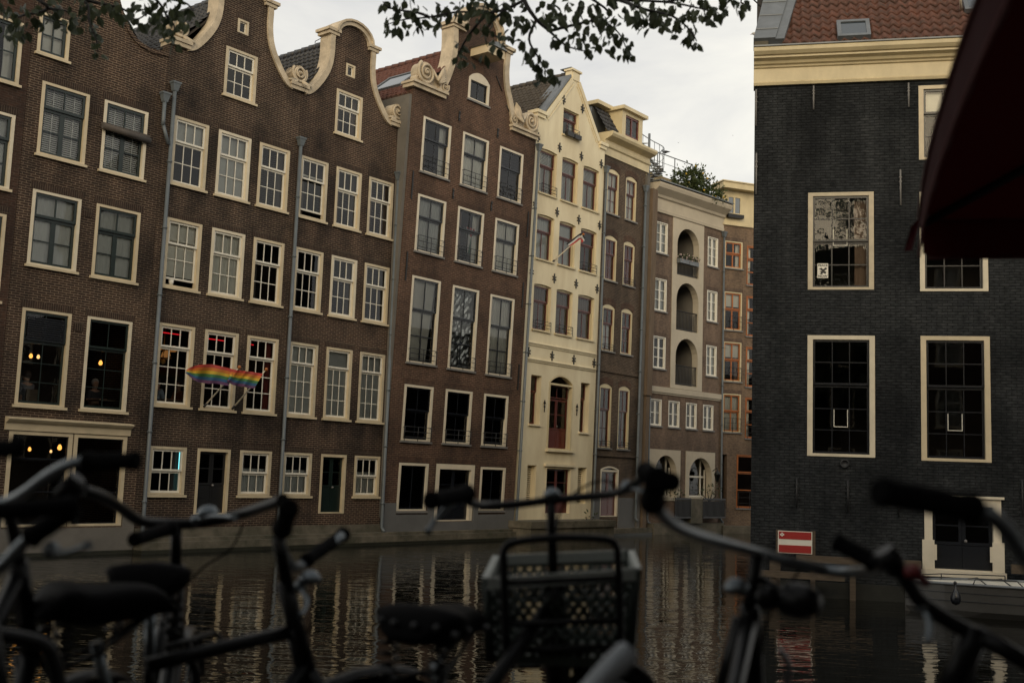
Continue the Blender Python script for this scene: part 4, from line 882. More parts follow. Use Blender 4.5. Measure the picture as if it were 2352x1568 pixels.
sd = bpy.data.lights.new('sun', 'SUN'); sd.energy = 1.5; sd.angle = radians(46); sd.color = (1, .80, .50); so = bpy.data.objects.new('sun', sd); C.objects.link(so)
sdir = V((sin(SUN_AZ)*cos(SUN_EL), cos(SUN_AZ)*cos(SUN_EL), sin(SUN_EL))); so.rotation_euler = sdir.to_track_quat('Z', 'Y').to_euler(); so.location = sdir*60
vs = bpy.context.scene.view_settings; vs.view_transform = 'Standard'; vs.look = 'None'; vs.exposure = .3; vs.gamma = 1

# ------------------------------------------------------------------ small things on and around the houses
def tpart(mb, name, mat, T, fn=None):       # a part of a thing, given in world coordinates (or through fn)
    base = V(T.location); f = (lambda p: V(fn(p)) - base) if fn else (lambda p: p - base)
    return mb.build(name, mat, T, f)
def multi(o, mats, idx):
    o.data.materials.clear()
    for k in mats: o.data.materials.append(k if not isinstance(k, str) else M[k])
    o.data.polygons.foreach_set('material_index', idx)
cols6 = [paint('flag red', (.45, .055, .04), .8, var=.1), paint('flag orange', (.55, .17, .025), .8, var=.1), paint('flag yellow', (.55, .36, .03), .8, var=.1), paint('flag green', (.05, .17, .06), .8, var=.1), paint('flag blue', (.03, .10, .21), .8, var=.1), paint('flag purple', (.13, .055, .13), .8, var=.1)]
def lerp(pts, t):
    k = min(int(t*(len(pts) - 1)), len(pts) - 2); f = t*(len(pts) - 1) - k; a, b = pts[k], pts[k + 1]
    return (a[0] + (b[0] - a[0])*f, a[1] + (b[1] - a[1])*f)
def flag(h, label, base, tip, top, bot, off, mats, stripes, group=None, amp=.12):
    bx, bz = h.L(*base); B = h.world((bx, -.02, bz)); x, z = h.L(tip[0], tip[1], off); T = h.world((x, off, z))
    t = thing('flag', label, 'flag', B, group=group)
    m = MB(); m.tube([B, T], [.026, .02], 8); p = tpart(m, 'pole', 'ivory', t); m = MB(); m.ball(T + (T - B).normalized()*.05, .055, 8, 6); tpart(m, 'finial', 'orange', t)
    m = MB(); m.tube([B - (T - B).normalized()*.02, B + (T - B).normalized()*.12], .035, 8); tpart(m, 'bracket', 'iron', t)
    nu, nv = 22, stripes*3; vs = []; fs = []; idx = []
    for j in range(nv + 1):
        for i in range(nu + 1):
            u, v = i/nu, j/nv; a, b = lerp(top, u), lerp(bot, u); px, py = a[0] + (b[0] - a[0])*v, a[1] + (b[1] - a[1])*v
            o = off + amp*(sin(u*10 + v*2.4) + .35*sin(u*21 - v*3))*min(1, u*2.5) + .12*u; py += 1.0*sin(u*10 + v*1.5)*min(1, u*3); px += 1.0*sin(v*7 + u*4)*u; x, z = h.L(px, py, o); vs.append(h.world((x, o, z)) - V((0, 0, 0)))
    for j in range(nv):
        for i in range(nu): a = j*(nu + 1) + i; fs.append((a, a + 1, a + nu + 2, a + nu + 1)); idx.append(j//3)
    m = MB(); m.add(vs, fs, True); c = tpart(m, 'cloth', mats[0], t); multi(c, mats, idx); return t
g = 'rainbow flags on the brown brick house'
flag(HA, 'larger rainbow flag blown flat to the left from the left one of two poles', (468, 933), (547, 846), [(545, 850), (515, 842), (488, 837), (455, 838), (437, 842), (428, 851)], [(524, 886), (500, 881), (478, 882), (455, 876), (440, 868), (427, 857)], -.9, cols6, 6, g)
flag(HA, 'smaller rainbow flag on the right pole, its end tucked behind the larger rainbow flag', (533, 938), (609, 851), [(604, 858), (585, 854), (565, 853), (548, 849), (530, 852)], [(584, 892), (565, 890), (548, 886), (532, 882), (522, 876)], -.95, cols6, 6, g)
blk, wht, grn = paint('flag black', (.015, .015, .015), .8), paint('flag white', (.6, .58, .52), .8), paint('flag deep green', (.02, .10, .05), .8)
flag(HE, 'small black white and red flag drooping from a pole on the cream house', (1268, 602), (1338, 540), [(1300, 561), (1318, 546), (1332, 537), (1340, 534), (1346, 548)], [(1310, 565), (1325, 556), (1334, 549), (1336, 556), (1337, 560)], -.75, [blk, wht, cols6[0]], 3, amp=.04)
x, z = HD.L(1085, 555)
t = tag(MB().add([HD.world(p) for p in ((x - .18, .19, z + .55), (x + .35, .19, z + .55), (x + .08, .16, z + .18), (x - .12, .19, z + .18), (x + .16, .19, z + .18), (x - .1, .19, z - .45), (x + .12, .18, z - .45), (x - .02, .18, z - .43))], [(0, 1, 2), (0, 2, 3), (1, 4, 2), (3, 2, 7, 5), (2, 4, 6, 7)]).build('flag', cols6[0], None, None, HD.world((x, .19, z))), 'red white and green flag hung behind a window of the hoist beam house', 'flag')
multi(t, [cols6[0], wht, grn], [0, 1, 2, 1, 2])

# poster with a white dove
def text_mesh(s, size):
    c = bpy.data.curves.new('t', 'FONT'); c.body = s; c.size = size; c.offset = size*.035; c.align_x = 'CENTER'; o = bpy.data.objects.new('t', c); C.objects.link(o)
    bpy.context.view_layer.update(); me = bpy.data.meshes.new_from_object(o.evaluated_get(bpy.context.evaluated_depsgraph_get())); bpy.data.objects.remove(o); return [v.co.copy() for v in me.vertices], [list(p.vertices) for p in me.polygons]
px0, px1 = HK.L(1877.3, 622, .1)[0], HK.L(1902, 622, .1)[0]; pz0, pz1 = HK.L(1890, 638.8, .1)[1], HK.L(1890, 605.5, .1)[1]
B = HK.world(((px0 + px1)/2, .07, pz0)); t = thing('poster', 'white window poster with the words PEACE NOW around a dove', 'poster', B)
m = MB(); m.box(px0, px1, .072, .075, pz0, pz1); tpart(m, 'sheet', 'white', t, HK.world)
W_, H_ = px1 - px0, pz1 - pz0; cx = (px0 + px1)/2; m = MB()
for s, zz in (('PEACE', .80), ('NOW', .05)):
    vs, fs = text_mesh(s, .21*H_ if s == 'NOW' else .185*H_); k = 1.75 if s == 'NOW' else 1.45
    mxw = max(abs(v.x) for v in vs); k = W_*.45/mxw
    m.add([(cx + v.x*k, .0705, pz0 + H_*zz + v.y) for v in vs], fs)
tpart(m, 'lettering', 'black', t, HK.world)
dv = [(-.36, .62), (-.12, .70), (.04, .60), (.30, .74), (.40, .62), (.16, .50), (.34, .40), (.26, .28), (.02, .34), (-.06, .24), (-.30, .27), (-.16, .38), (-.30, .46), (-.08, .50)]
m = MB(); m.add([(cx + a*W_, .0706, pz0 + b*H_) for a, b in dv], [tuple(tt) for tt in tessellate_polygon([[V((a, b, 0)) for a, b in dv]])]); tpart(m, 'dove', 'black', t, HK.world)

# no-entry board for boats on its timber guard
S = lambda x, y, z: HK.world((x, y, z))
red = paint('sign red', (.36, .022, .018), .45, var=.15); 
t = thing('canal_sign', 'red board with a white bar, mounted on timber posts by the black house', 'sign', S(.97, -.32, .97))
m = MB(); m.box(.60, 1.34, -.33, -.30, .955, 1.445); tpart(m, 'frame', 'white', t, HK.world)
m = MB(); m.box(.62, 1.32, -.338, -.331, 1.265, 1.43); tpart(m, 'red_band', red, t, HK.world); m = MB(); m.box(.62, 1.32, -.338, -.331, .97, 1.135); tpart(m, 'red_band', red, t, HK.world)
m = MB()
for dx, dz, r in ((0, .03, .018), (-.028, .0, .02), (.028, .0, .02), (0, -.02, .022)): m.lathe((.69 + dx, -.341, 1.36 + dz), [(r, 0), (r*.9, .003), (0, .003)], 10, (V((1, 0, 0)), V((0, 0, 1)), V((0, -1, 0))))
tpart(m, 'emblem', 'white', t, HK.world)
t = thing('timber_guard', 'weathered timber rail and posts at the foot of the black brick house', 'timber rail', S(1.5, -.4, 0))
for q in ((.56, .66, -.29, -.2, -.6, 1.46), (1.31, 1.41, -.29, -.2, -.6, 1.46), (.42, .56, -.62, -.50, -.6, .80), (2.15, 2.27, -.24, -.1, -.6, .98)):
    m = MB(); m.box(*q); tpart(m, 'post', 'wood', t, HK.world)
for a, b, z0, z1 in (((1.0, -.34), (2.6, -.46), .78, .93), ((3.15, -.36), (3.62, -.40), .76, .93), ((.2, -.66), (2.0, -.80), .44, .58), ((5.45, -.36), (6.6, -.42), .76, .95)):
    m = MB(); m.add([(a[0], a[1], z0), (b[0], b[1], z0), (b[0], b[1] + .1, z0), (a[0], a[1] + .1, z0), (a[0], a[1], z1), (b[0], b[1], z1), (b[0], b[1] + .1, z1), (a[0], a[1] + .1, z1)], [(0, 3, 2, 1), (4, 5, 6, 7), (0, 1, 5, 4), (1, 2, 6, 5), (2, 3, 7, 6), (3, 0, 4, 7)]); tpart(m, 'beam', 'wood', t, HK.world)

# moored boat
t = thing('boat', 'long grey boat with a pale deck moored below the black house', 'boat', S(5.5, -1.7, 0))
st = [(3.12, .03, .60), (3.4, .28, .62), (3.8, .52, .63), (4.5, .76, .64), (5.5, .88, .64), (7.5, .90, .64), (9.5, .86, .66)]; vs = []; fs = []; yc = -1.72
for x, hw, zt in st: vs += [(x + .25*(hw < .1), yc - hw*.55, -.2), (x, yc - hw*.93, .12), (x, yc - hw, zt), (x, yc + hw, zt), (x, yc + hw*.93, .12), (x, yc + hw*.55, -.2)]
for i in range(len(st) - 1):
    for k in range(5):
        if k != 2: a = i*6 + k; fs.append((a, a + 6, a + 7, a + 1))
fs += [(0, 1, 2, 3, 4, 5), tuple(range(36, 42))]
hull = paint('grey boat hull', (.075, .072, .068), .4, var=.2); m = MB(); m.add(vs, fs); tpart(m, 'hull', hull, t, HK.world)
m = MB(); n = len(st); m.add([p for x, hw, zt in st for p in ((x, yc - hw + .0, zt - .02), (x, yc, zt + .02), (x, yc + hw, zt - .02))], [f for i in range(n - 1) for f in ((i*3, i*3 + 3, i*3 + 4, i*3 + 1), (i*3 + 1, i*3 + 4, i*3 + 5, i*3 + 2))]); tpart(m, 'deck', 'white', t, HK.world)
m = MB(); m.tube([(x, yc - hw - .01, zt) for x, hw, zt in st], .028, 8); m.tube([(x, yc + hw + .01, zt) for x, hw, zt in st], .028, 8); tpart(m, 'gunwale', 'zinc', t, HK.world)
m = MB()
for dz, rr in ((.17, .006), (.33, .006)): m.tube([(x, yc - hw*(1.0 - dz*.1) - .006, zt - dz) for x, hw, zt in st], rr, 6)
tpart(m, 'rubbing_strake', 'navy', t, HK.world)
m = MB(); rl = [(3.5, yc + .30, .72), (3.9, yc + .52, .74), (5.2, yc + .82, .74)]; m.tube(rl, .012, 6); m.tube([(4.3, yc - .74, .655), (4.35, yc - .70, .76), (5.1, yc - .72, .76), (5.2, yc - .78, .655)], .012, 6)
for p in rl: m.tube([p, (p[0], p[1], .64)], .011, 6)
for x in (4.55, 5.0): m.tube([(x, yc - .76, .65), (x - .06, yc - .1, .74), (x - .1, yc + .6, .66)], .012, 6)
tpart(m, 'deck_rail', 'iron', t, HK.world)
bx, bz = HK.L(2193, 1345, -2.62)
t = thing('boat_fender', 'dark drop shaped fender hanging over the boat side', 'fender', S(bx, -2.70, bz - .3))
m = MB(); m.lathe((bx, -2.71, bz - .36), [(0, 0), (.07, .03), (.10, .10), (.095, .17), (.05, .27), (.022, .33), (.02, .36), (0, .37)], 12); tpart(m, 'body', 'navy', t, HK.world); m = MB(); m.tube([(bx, -2.71, bz), (bx, -2.66, .67)], .012, 6); m.ball((bx, -2.66, .68), .035); tpart(m, 'rope', 'iron', t, HK.world)

# birds
def bird(name, label, cat, at, face, s, cb, cw, ch, fly=False, sit=False):
    X = V((cos(face), sin(face), 0)); Y = V((-sin(face), cos(face), 0)); at = V(at); q = lambda a, b, c: at + (X*a + Y*b + V((0, 0, c)))*s
    t = thing(name, label, cat, at); m = MB()
    zc = .5 if not sit else .33
    m.tube([q(-.85, 0, zc - .08), q(-.6, 0, zc - .02), q(-.2, 0, zc), q(.2, 0, zc), q(.42, 0, zc + .12), q(.5, 0, zc + .3), q(.58, 0, zc + .40), q(.72, 0, zc + .40), q(.80, 0, zc + .36)], [.03*s, .13*s, .27*s, .28*s, .2*s, .13*s, .145*s, .10*s, .02*s], 10); tpart(m, 'body', cb, t)
    m = MB(); m.tube([q(.77, 0, zc + .37), q(.92, 0, zc + .32)], [.045*s, .01*s], 6); tpart(m, 'beak', ch, t)
    for sd in (1, -1):
        m = MB()
        if fly: m.add([q(.25, sd*.15, zc), q(-.2, sd*.15, zc), q(-.05, sd*1.0, zc + .45), q(-.35, sd*1.9, zc + .15), q(.15, sd*1.0, zc + .5)], [(0, 1, 2, 4), (4, 2, 3)])
        else: m.tube([q(.3, sd*.2, zc + .02), q(0, sd*.27, zc + .04), q(-.5, sd*.18, zc + .0), q(-1.05, sd*.05, zc - .05)], [.06*s, .17*s, .12*s, .015*s], 8)
        tpart(m, 'wing', cw, t)
    if not fly and not sit:
        for sd in (1, -1): m = MB(); m.tube([q(.0, sd*.1, .26), q(.03, sd*.1, 0)], .025*s, 5); tpart(m, 'leg', ch, t)
    return t
gw, gg = paint('gull white', (.6, .58, .54), .8), paint('gull grey wing', (.20, .19, .18), .8)
m = MB(); m.box(-.02, .30, -.42, -.05, 12.702, 12.86); HK.part(m, 'cornice_block', 'quay')
bird('gull', 'grey and white gull resting on the cornice corner of the black house', 'bird', S(.13, -.24, 12.87), AZ_DARK*0 + pi - .25, .27, gw, gg, 'orange', sit=True)
rx, rz = HG.L(1528, 340, 1.75); bird('pigeon', 'dark pigeon perched on the roof railing of the arched house', 'bird', HG.world((rx, 1.75, 18.57)), pi - .5, .26, paint('pigeon grey', (.06, .06, .07), .7), 'iron', 'iron')
bird('flying_bird', 'tiny bird flying near the black house against the sky', 'bird', P(1683, 312, 75), .5, .05, 'iron', 'iron', 'iron', fly=True); bird('flying_bird', 'tiny bird flying to the right of the roof railing', 'bird', P(1558, 329, 75), 2.1, .06, 'iron', 'iron', 'iron', fly=True)

# plants
def leafmat(name, c1, c2):
    m, n, l = new_mat(name); o = node(n, 'ShaderNodeOutputMaterial'); b = node(n, 'ShaderNodeBsdfPrincipled'); b.inputs['Roughness'].default_value = .5; b.inputs['Specular IOR Level'].default_value = .35
    g = node(n, 'ShaderNodeNewGeometry'); r = node(n, 'ShaderNodeValToRGB'); r.color_ramp.elements[0].color = rgba(c1); r.color_ramp.elements[1].color = rgba(c2); l.new(g.outputs['Random Per Island'], r.inputs[0]); l.new(r.outputs[0], b.inputs['Base Color'])
    t = node(n, 'ShaderNodeBsdfTranslucent'); l.new(r.outputs[0], t.inputs[0]); mx = node(n, 'ShaderNodeMixShader'); mx.inputs[0].default_value = .25; l.new(b.outputs[0], mx.inputs[1]); l.new(t.outputs[0], mx.inputs[2]); l.new(mx.outputs[0], o.inputs[0]); return m
M['leaf'] = leafmat('elm leaf', (.045, .058, .032), (.10, .12, .06)); M['leaf2'] = leafmat('shrub leaf', (.03, .05, .018), (.09, .11, .035)); M['bark'] = paint('bark', (.035, .03, .026), .9, var=.4, scale=8, bump=.6, bscale=30); M['bloom_y'] = paint('yellow bloom', (.55, .36, .04), .7); M['bloom_w'] = paint('pale bloom', (.62, .48, .46), .7)
def rdir(): 
    v = V((random.gauss(0, 1), random.gauss(0, 1), random.gauss(0, 1))); return v.normalized()
def leaf(m, p, ax, nrm, L, w):               # a pointed blade folded a little along its midrib
    ax = ax.normalized(); sd = ax.cross(nrm).normalized(); up = sd.cross(ax)
    c = [p, p + ax*L*.25 + sd*w*.42 + up*w*.12, p + ax*L*.55 + sd*w*.5 + up*w*.15, p + ax*L*.82 + sd*w*.22 + up*w*.05, p + ax*L - up*L*.06, p + ax*L*.82 - sd*w*.22 + up*w*.05, p + ax*L*.55 - sd*w*.5 + up*w*.15, p + ax*L*.25 - sd*w*.42 + up*w*.12, p + ax*L*.3, p + ax*L*.65]
    m.add(c, [(0, 1, 8), (1, 2, 9, 8), (2, 3, 9), (3, 4, 9), (4, 5, 9), (5, 6, 9), (6, 7, 8, 9), (7, 0, 8)])
def bush(name, label, base, blobs, n, L, mat='leaf2', blooms=None, cat='plant', group=None):
    t = thing(name, label, cat, base, group=group); m = MB(); st = MB()
    for c, r in blobs:
        c = V(c); st.tube([V(base), V(base)*.4 + c*.6 - V((0, 0, .05)), c], [.03, .02, .008], 5)
        for _ in range(int(n*r*r)):
            d = rdir(); p = c + d*r*random.uniform(.35, 1.05)*(1 + .25*sin(d.x*7 + d.z*5)); leaf(m, p, d + rdir()*.7 + V((0, 0, -.1)), rdir(), L*random.uniform(.7, 1.2), L*.45)
    tpart(st, 'stems', 'bark', t); tpart(m, 'foliage', mat, t)
    if blooms:
        b = MB()
        for c, r in blobs:
            for _ in range(blooms[1]): d = rdir(); d.y = -abs(d.y); b.ball(V(c) + d*r*.95, L*.32, 5, 4)
        tpart(b, 'blooms', blooms[0], t)
    return t
G7 = HG.world
bush('roof_shrub', 'large bush with yellow blooms spilling over the cornice of the arched house', G7((3.6, .5, 16.2)), [(G7((2.55, .3, 16.95)), .5), (G7((3.2, .1, 17.1)), .62), (G7((3.9, .0, 16.75)), .6), (G7((4.6, -.1, 16.55)), .55), (G7((3.2, -.2, 16.5)), .45), (G7((3.9, .3, 17.3)), .4), (G7((4.9, -.25, 16.3)), .38), (G7((4.2, -.3, 16.25)), .35)], 1300, .17, blooms=('bloom_y', 2))
bush('potted_pine', 'small dark pine in a pot behind the roof railing', G7((1.55, 2.2, 17.35)), [(G7((1.4, 2.2, 18.2)), .36), (G7((1.75, 2.2, 18.0)), .32), (G7((1.1, 2.2, 17.9)), .3)], 600, .16, mat='leaf'); 
bush('potted_shrub', 'low grey green shrub at the right end of the roof railing', G7((2.9, 2.2, 17.35)), [(G7((2.8, 2.2, 17.75)), .34), (G7((3.1, 2.2, 17.65)), .28)], 600, .16, mat='leaf2')
for px, lab in ((1569, 'left flower box with pale blooms on the top arched balcony'), (1591, 'right flower box with pale blooms on the top arched balcony')):
    x, z = HG.L(px, 603, -.15); b = G7((x, -.16, 12.72)); t = bush('flower_box', lab, b, [(G7((x + k, -.16, 12.98)), .2) for k in (-.22, 0, .22)], 700, .10, blooms=('bloom_w', 5), group='flower boxes on the arched balcony')
    m = MB(); m.box(x - .36, x + .36, -.26, -.05, 12.68, 12.88); tpart(m, 'trough', 'zinc', t, HG.world)
x, z = HG.L(1620, 1130, -.3); bush('balcony_plant', 'leggy plant growing above the water balcony of the arched house', G7((4.5, -.3, 1.5)), [(G7((3.8, -.3, 1.95)), .24), (G7((4.3, -.3, 2.05)), .28), (G7((4.8, -.3, 2.1)), .34), (G7((5.15, -.3, 1.9)), .25)], 260, .13, mat='leaf')
bush('balcony_plant', 'small spiky plant on the left end of the water balcony', G7((2.0, -.3, 1.5)), [(G7((1.75, -.3, 1.75)), .2), (G7((2.2, -.3, 1.8)), .22)], 420, .14, mat='leaf')
bush('terrace_weeds', 'sparse weeds on the mossy terrace edge', HE.world((15.2, -.6, .7)), [(HE.world((15.2, -.6, .85)), .2), (HE.world((15.8, -.6, .82)), .2)], 160, .16, mat='leaf')
x, z = HG.L(1620, 1100, -.5); t = thing('wall_lantern', 'black lantern hanging in front of the right ground floor arch', 'lantern', G7((5.1, -.04, 2.9)))
m = MB(); m.lathe((5.0, -.38, 2.42), [(0, 0), (.07, .02), (.15, .36), (.17, .38), (.10, .48), (.03, .54), (.03, .60), (0, .61)], 8); tpart(m, 'lamp_body', 'black', t, HG.world); m = MB(); m.tube([(5.1, -.04, 2.95), (5.05, -.3, 3.1), (5.0, -.38, 3.0)], .018, 6); tpart(m, 'bracket', 'black', t, HG.world)

# lamps and people behind the windows
def pendant(h, label, px, py, off, ztop, group='bare bulbs in the cafe windows', shade='bulb', r=.045):
    x, z = h.L(px, py, off); t = thing('pendant_lamp', label, 'lamp', h.world((x, off, z)), group=group)
    m = MB(); m.lathe((x, off, z - r*1.3), [(0, 0), (r*.7, r*.3), (r, r), (r*.8, r*1.8), (r*.35, r*2.6)], 8); tpart(m, 'bulb', shade, t, h.world); m = MB(); m.tube([(x, off, z + r*1.2), (x, off, ztop)], .008, 5); m.tube([(x, off, z + r*1.2), (x, off, z + r*2.4)], .022, 6); tpart(m, 'cord', 'iron', t, h.world)
pendant(HC, 'long glowing filament bulb, leftmost in the upper cafe window', 71, 817, .9, 6.4, r=.05); pendant(HC, 'small bright bulb beside the filament bulb in the upper left cafe window', 88, 819, 1.2, 6.4, shade='warm_glow'); pendant(HC, 'single yellow bulb in the upper right cafe window', 231, 833, .9, 6.4, r=.055)
pendant(HC, 'orange bulb at the left of the lower cafe front', 68, 1031, .9, 3.1); pendant(HC, 'small pale bulb in the middle of the lower cafe front', 117, 1036, 1.1, 3.1, shade='warm_glow', r=.035); pendant(HC, 'tall filament bulb at the right of the lower cafe front', 137, 1027, .9, 3.1, r=.06)
x, z = HA.L(375, 818, .8); t = thing('chandelier', 'chandelier with glowing fabric shades behind the white framed window', 'chandelier', HA.world((x, .8, z)))
for k in range(7):
    a = k*2*pi/7; m = MB(); m.lathe((x + .28*cos(a), .8 + .28*sin(a), z + (.0 if k % 2 else .16)), [(.105, 0), (.06, .15)], 10); tpart(m, 'lamp_shade', 'shade', t, HA.world)
m = MB(); m.tube([(x, .8, z - .25), (x, .8, 6.7)], .015, 6); m.ball((x, .8, z - .15), .08); [m.tube([(x, .8, z - .1), (x + .28*cos(k), .8 + .28*sin(k), z - .04)], .012, 5) for k in (0, 1, 2, 3, 4, 5)]; tpart(m, 'stem', 'cloth_y', t, HA.world)
for x0, x1, lab in ((-4.72, -4.02, 'red strip light along the top of the leftmost flag house window'), (-3.18, -2.50, 'red strip light along the top of the middle flag house window'), (-1.70, -1.45, 'short red strip light at the top of the window right of the flags')):
    o = MB().box(0, x1 - x0, 0, .02, 0, .022).build('strip_light', 'redled'); o.location = HA.world((x0, .17, 6.07)); o.rotation_euler = (0, 0, pi/2 - AZ_ROW); tag(o, lab, 'light', 'red strip lights')
x, _ = HA.L(410, 1085, .15); o = MB().box(0, .018, 0, .02, 0, 1.12).build('strip_light', 'cyanled'); o.location = HA.world((x, .16, 1.64)); o.rotation_euler = (0, 0, pi/2 - AZ_ROW); tag(o, 'thin cyan strip light upright in the ground floor window', 'light')
x, _ = HA.L(395, 652, 0); t = tag(MB().lathe((0, 0, 0), [(0, 0), (.055, 0), (.075, .15), (.07, .15), (.05, .02), (0, .02)], 12).build('cup', 'white'), 'white cup standing on the sill of an open window', 'cup'); t.location = HA.world((x, .05, 7.42))
skin = paint('skin', (.42, .24, .16), .6, var=.1); 
def person(h, label, x, y, zf, face, shirt, hair, group=None, hairlong=False):
    """a seated figure, feet on the floor zf, facing the given direction in the facade's frame"""
    t = thing('person', label, 'person', h.world((x, y, zf)), pi/2 - AZ_ROW + face)
    J = [(0, 0, .52), (0, 0, .72), (0, 0, .92), (0, .01, 1.03), (0, .03, 1.12), (0, .03, 1.22), (0, .02, 1.29),
         (-.17, 0, .97), (-.22, .08, .72), (-.14, .30, .74), (-.09, .38, .75), (.17, 0, .97), (.22, .08, .72), (.14, .30, .74), (.09, .38, .75),
         (-.10, .10, .50), (-.11, .44, .50), (-.11, .42, .08), (-.11, .56, .04), (.10, .10, .50), (.11, .44, .50), (.11, .42, .08), (.11, .56, .04)]
    R = [.15, .135, .15, .055, .085, .098, .06, .065, .05, .036, .03, .065, .05, .036, .03, .09, .07, .045, .035, .09, .07, .045, .035]
    Ed = [(0, 1), (1, 2), (2, 3), (3, 4), (4, 5), (5, 6), (2, 7), (7, 8), (8, 9), (9, 10), (2, 11), (11, 12), (12, 13), (13, 14), (0, 15), (15, 16), (16, 17), (17, 18), (0, 19), (19, 20), (20, 21), (21, 22)]
    def grow(name, ids, grow_, mat):
        k = {j: i for i, j in enumerate(ids)}; me = bpy.data.meshes.new(name); me.from_pydata([J[j] for j in ids], [(k[a], k[b]) for a, b in Ed if a in k and b in k], []); o = bpy.data.objects.new(name, me); C.objects.link(o); o.parent = t
        sm = o.modifiers.new('skin', 'SKIN'); sm.use_smooth_shade = True
        for j, i in k.items(): q = me.skin_vertices[0].data[i]; q.radius = (R[j] + grow_, (R[j] + grow_)*(.75 if j < 3 else 1)); q.use_root = j == ids[0]
        o.modifiers.new('subdivision', 'SUBSURF').render_levels = 2; me.materials.append(mat if not isinstance(mat, str) else M[mat]); return o
    grow('body', list(range(23)), 0, skin); grow('shirt', [0, 1, 2, 7, 8, 11, 12], .014, shirt); grow('trousers', [0, 15, 16, 17, 19, 20, 21], .012, 'navy')
    m = MB(); m.ball((0, .01, 1.235), .112, 12, 8, (.92, 1.0, 1.0)); m.v = [V((p.x, min(p.y, .055) if p.z < 1.27 else p.y, p.z)) for p in m.v]
    if hairlong: m.ball((0, -.05, 1.12), .09, 8, 6, (1, .6, 1.6))
    m.build('hair', hair, t)
    m = MB(); m.tube([(0, .125, 1.20), (0, .155, 1.175), (0, .13, 1.165)], [.012, .018, .012], 6); [m.ball((s*.035, .118, 1.205), .012, 6, 4) for s in (1, -1)]; m.tube([(-.025, .118, 1.135), (.025, .118, 1.135)], .006, 5); m.build('face', skin, t)
    for s in (-1, 1):
        m = MB()
        m.ball((s*.085, .42, .755), .038, 8, 6, (.95, 1.15, .5))
        for f in range(4): m.tube([(s*.085 + (f - 1.5)*.018, .45, .758), (s*.083 + (f - 1.5)*.019, .485 - .006*abs(f - 1.6), .768), (s*.08 + (f - 1.5)*.018, .51 - .008*abs(f - 1.6), .752)], [.010, .009, .006], 6)
        m.tube([(s*.055, .42, .757), (s*.035, .45, .762), (s*.03, .475, .757)], [.012, .010, .007], 6); m.build('hand', skin, t)
    return t
def chair(h, label, x, y, zf, face):
    t = thing('cafe_chair', label, 'chair', h.world((x, y, zf)), pi/2 - AZ_ROW + face, 'chairs behind the windows'); MB().box(-.2, .2, -.2, .22, .41, .445).build('seat', 'wood', t); MB().box(-.19, .19, -.235, -.205, .55, .86).build('backrest', 'wood', t)
    for sx in (-1, 1):
        MB().tube([(sx*.18, -.215, 0), (sx*.18, -.22, .86)], .016, 6).build('leg', 'wood', t); MB().tube([(sx*.18, .2, 0), (sx*.18, .19, .42)], .016, 6).build('leg', 'wood', t)
def table(h, label, x, y, zf):
    t = thing('cafe_table', label, 'table', h.world((x, y, zf)), pi/2 - AZ_ROW, 'tables behind the windows'); MB().box(-.35, .35, -.3, .3, .70, .735).build('table_top', 'wood', t); MB().tube([(0, 0, .02), (0, 0, .70)], .03, 8).build('pedestal', 'iron', t); MB().lathe((0, 0, 0), [(.22, 0), (.2, .02), (.03, .03)], 12).build('base', 'iron', t)
stripe = paint('striped grey shirt', (.17, .17, .18), .8, var=.5, scale=18, stretch=(.1, .1, 1)); pale = paint('pale blue shirt', (.30, .36, .42), .8); rust = paint('rust jumper', (.30, .12, .04), .8); darkc = paint('dark jumper', (.03, .03, .035), .8); hbr, hgr = paint('brown hair', (.03, .02, .015), .7), paint('grey hair', (.35, .33, .30), .7)
x, z = HC.L(66, 880, .75); person(HC, 'person in a striped top seated with their back to the cafe window', x, .85, 3.35, .25, stripe, hbr); chair(HC, 'chair under the person in the striped top', x, .85, 3.35, .25); table(HC, 'small table in front of the person in the striped top', x, 1.5, 3.35)
x, z = HC.L(232, 900, .9); person(HC, 'grey haired person in dark clothes facing out of the upper right cafe window', x, 1.25, 3.35, pi, darkc, hgr); chair(HC, 'chair under the grey haired person', x, 1.25, 3.35, pi); table(HC, 'small table between the grey haired person and the window', x, .68, 3.35)
x, z = HA.L(366, 910, .7); person(HA, 'person in a pale blue shirt turned away at the left of the window', x - .08, .75, 3.5, -pi/2 + .3, pale, hbr); chair(HA, 'chair under the person in the pale blue shirt', x - .08, .75, 3.5, -pi/2 + .3)
x, z = HA.L(414, 905, .7); person(HA, 'long haired person in a rust jumper seen in profile behind the window', x + .02, .8, 3.5, pi/2, rust, hbr, hairlong=True); chair(HA, 'chair under the person in the rust jumper', x + .02, .8, 3.5, pi/2); table(HA, 'small table between the two people behind the white framed window', x - .46, .8, 3.5)

# ------------------------------------------------------------------ the near side: elm tree, parasol, bicycles
def elm(name, label, base, limbs, clusters, L=.10, spread=None):
    t = thing(name, label, 'tree', base); tk = MB()
    for pts, r0, r1 in limbs:
        pts = [V(p) for p in pts]; n = len(pts); sp = smooth3(pts); k = len(sp)
        tk.tube(sp, [r0 + (r1 - r0)*(i/(k - 1))**.8 for i in range(k)], 7)
    tpart(tk, 'trunk', 'bark', t); cr = MB()
    for c, r, n, *k in clusters:
        c = V(c); k = k[0] if k else 1
        for _ in range(n):
            d = rdir()*r*random.uniform(.2, 1)**.5; p = c + d
            ax = V((random.gauss(0, .55), random.gauss(0, .55), -1)) + d*.6; leaf(cr, p, ax, rdir(), L*k*random.uniform(.65, 1.2), L*k*random.uniform(.5, .7))
    tpart(cr, 'crown', 'leaf', t); return t
def px(l, d=8.0): return [P(x, y, d + .25*sin(x*.05)) for x, y in l]
TB = V((-5.6, 2.7, 1.3)); fork = TB + V((.5, .3, 5.2))
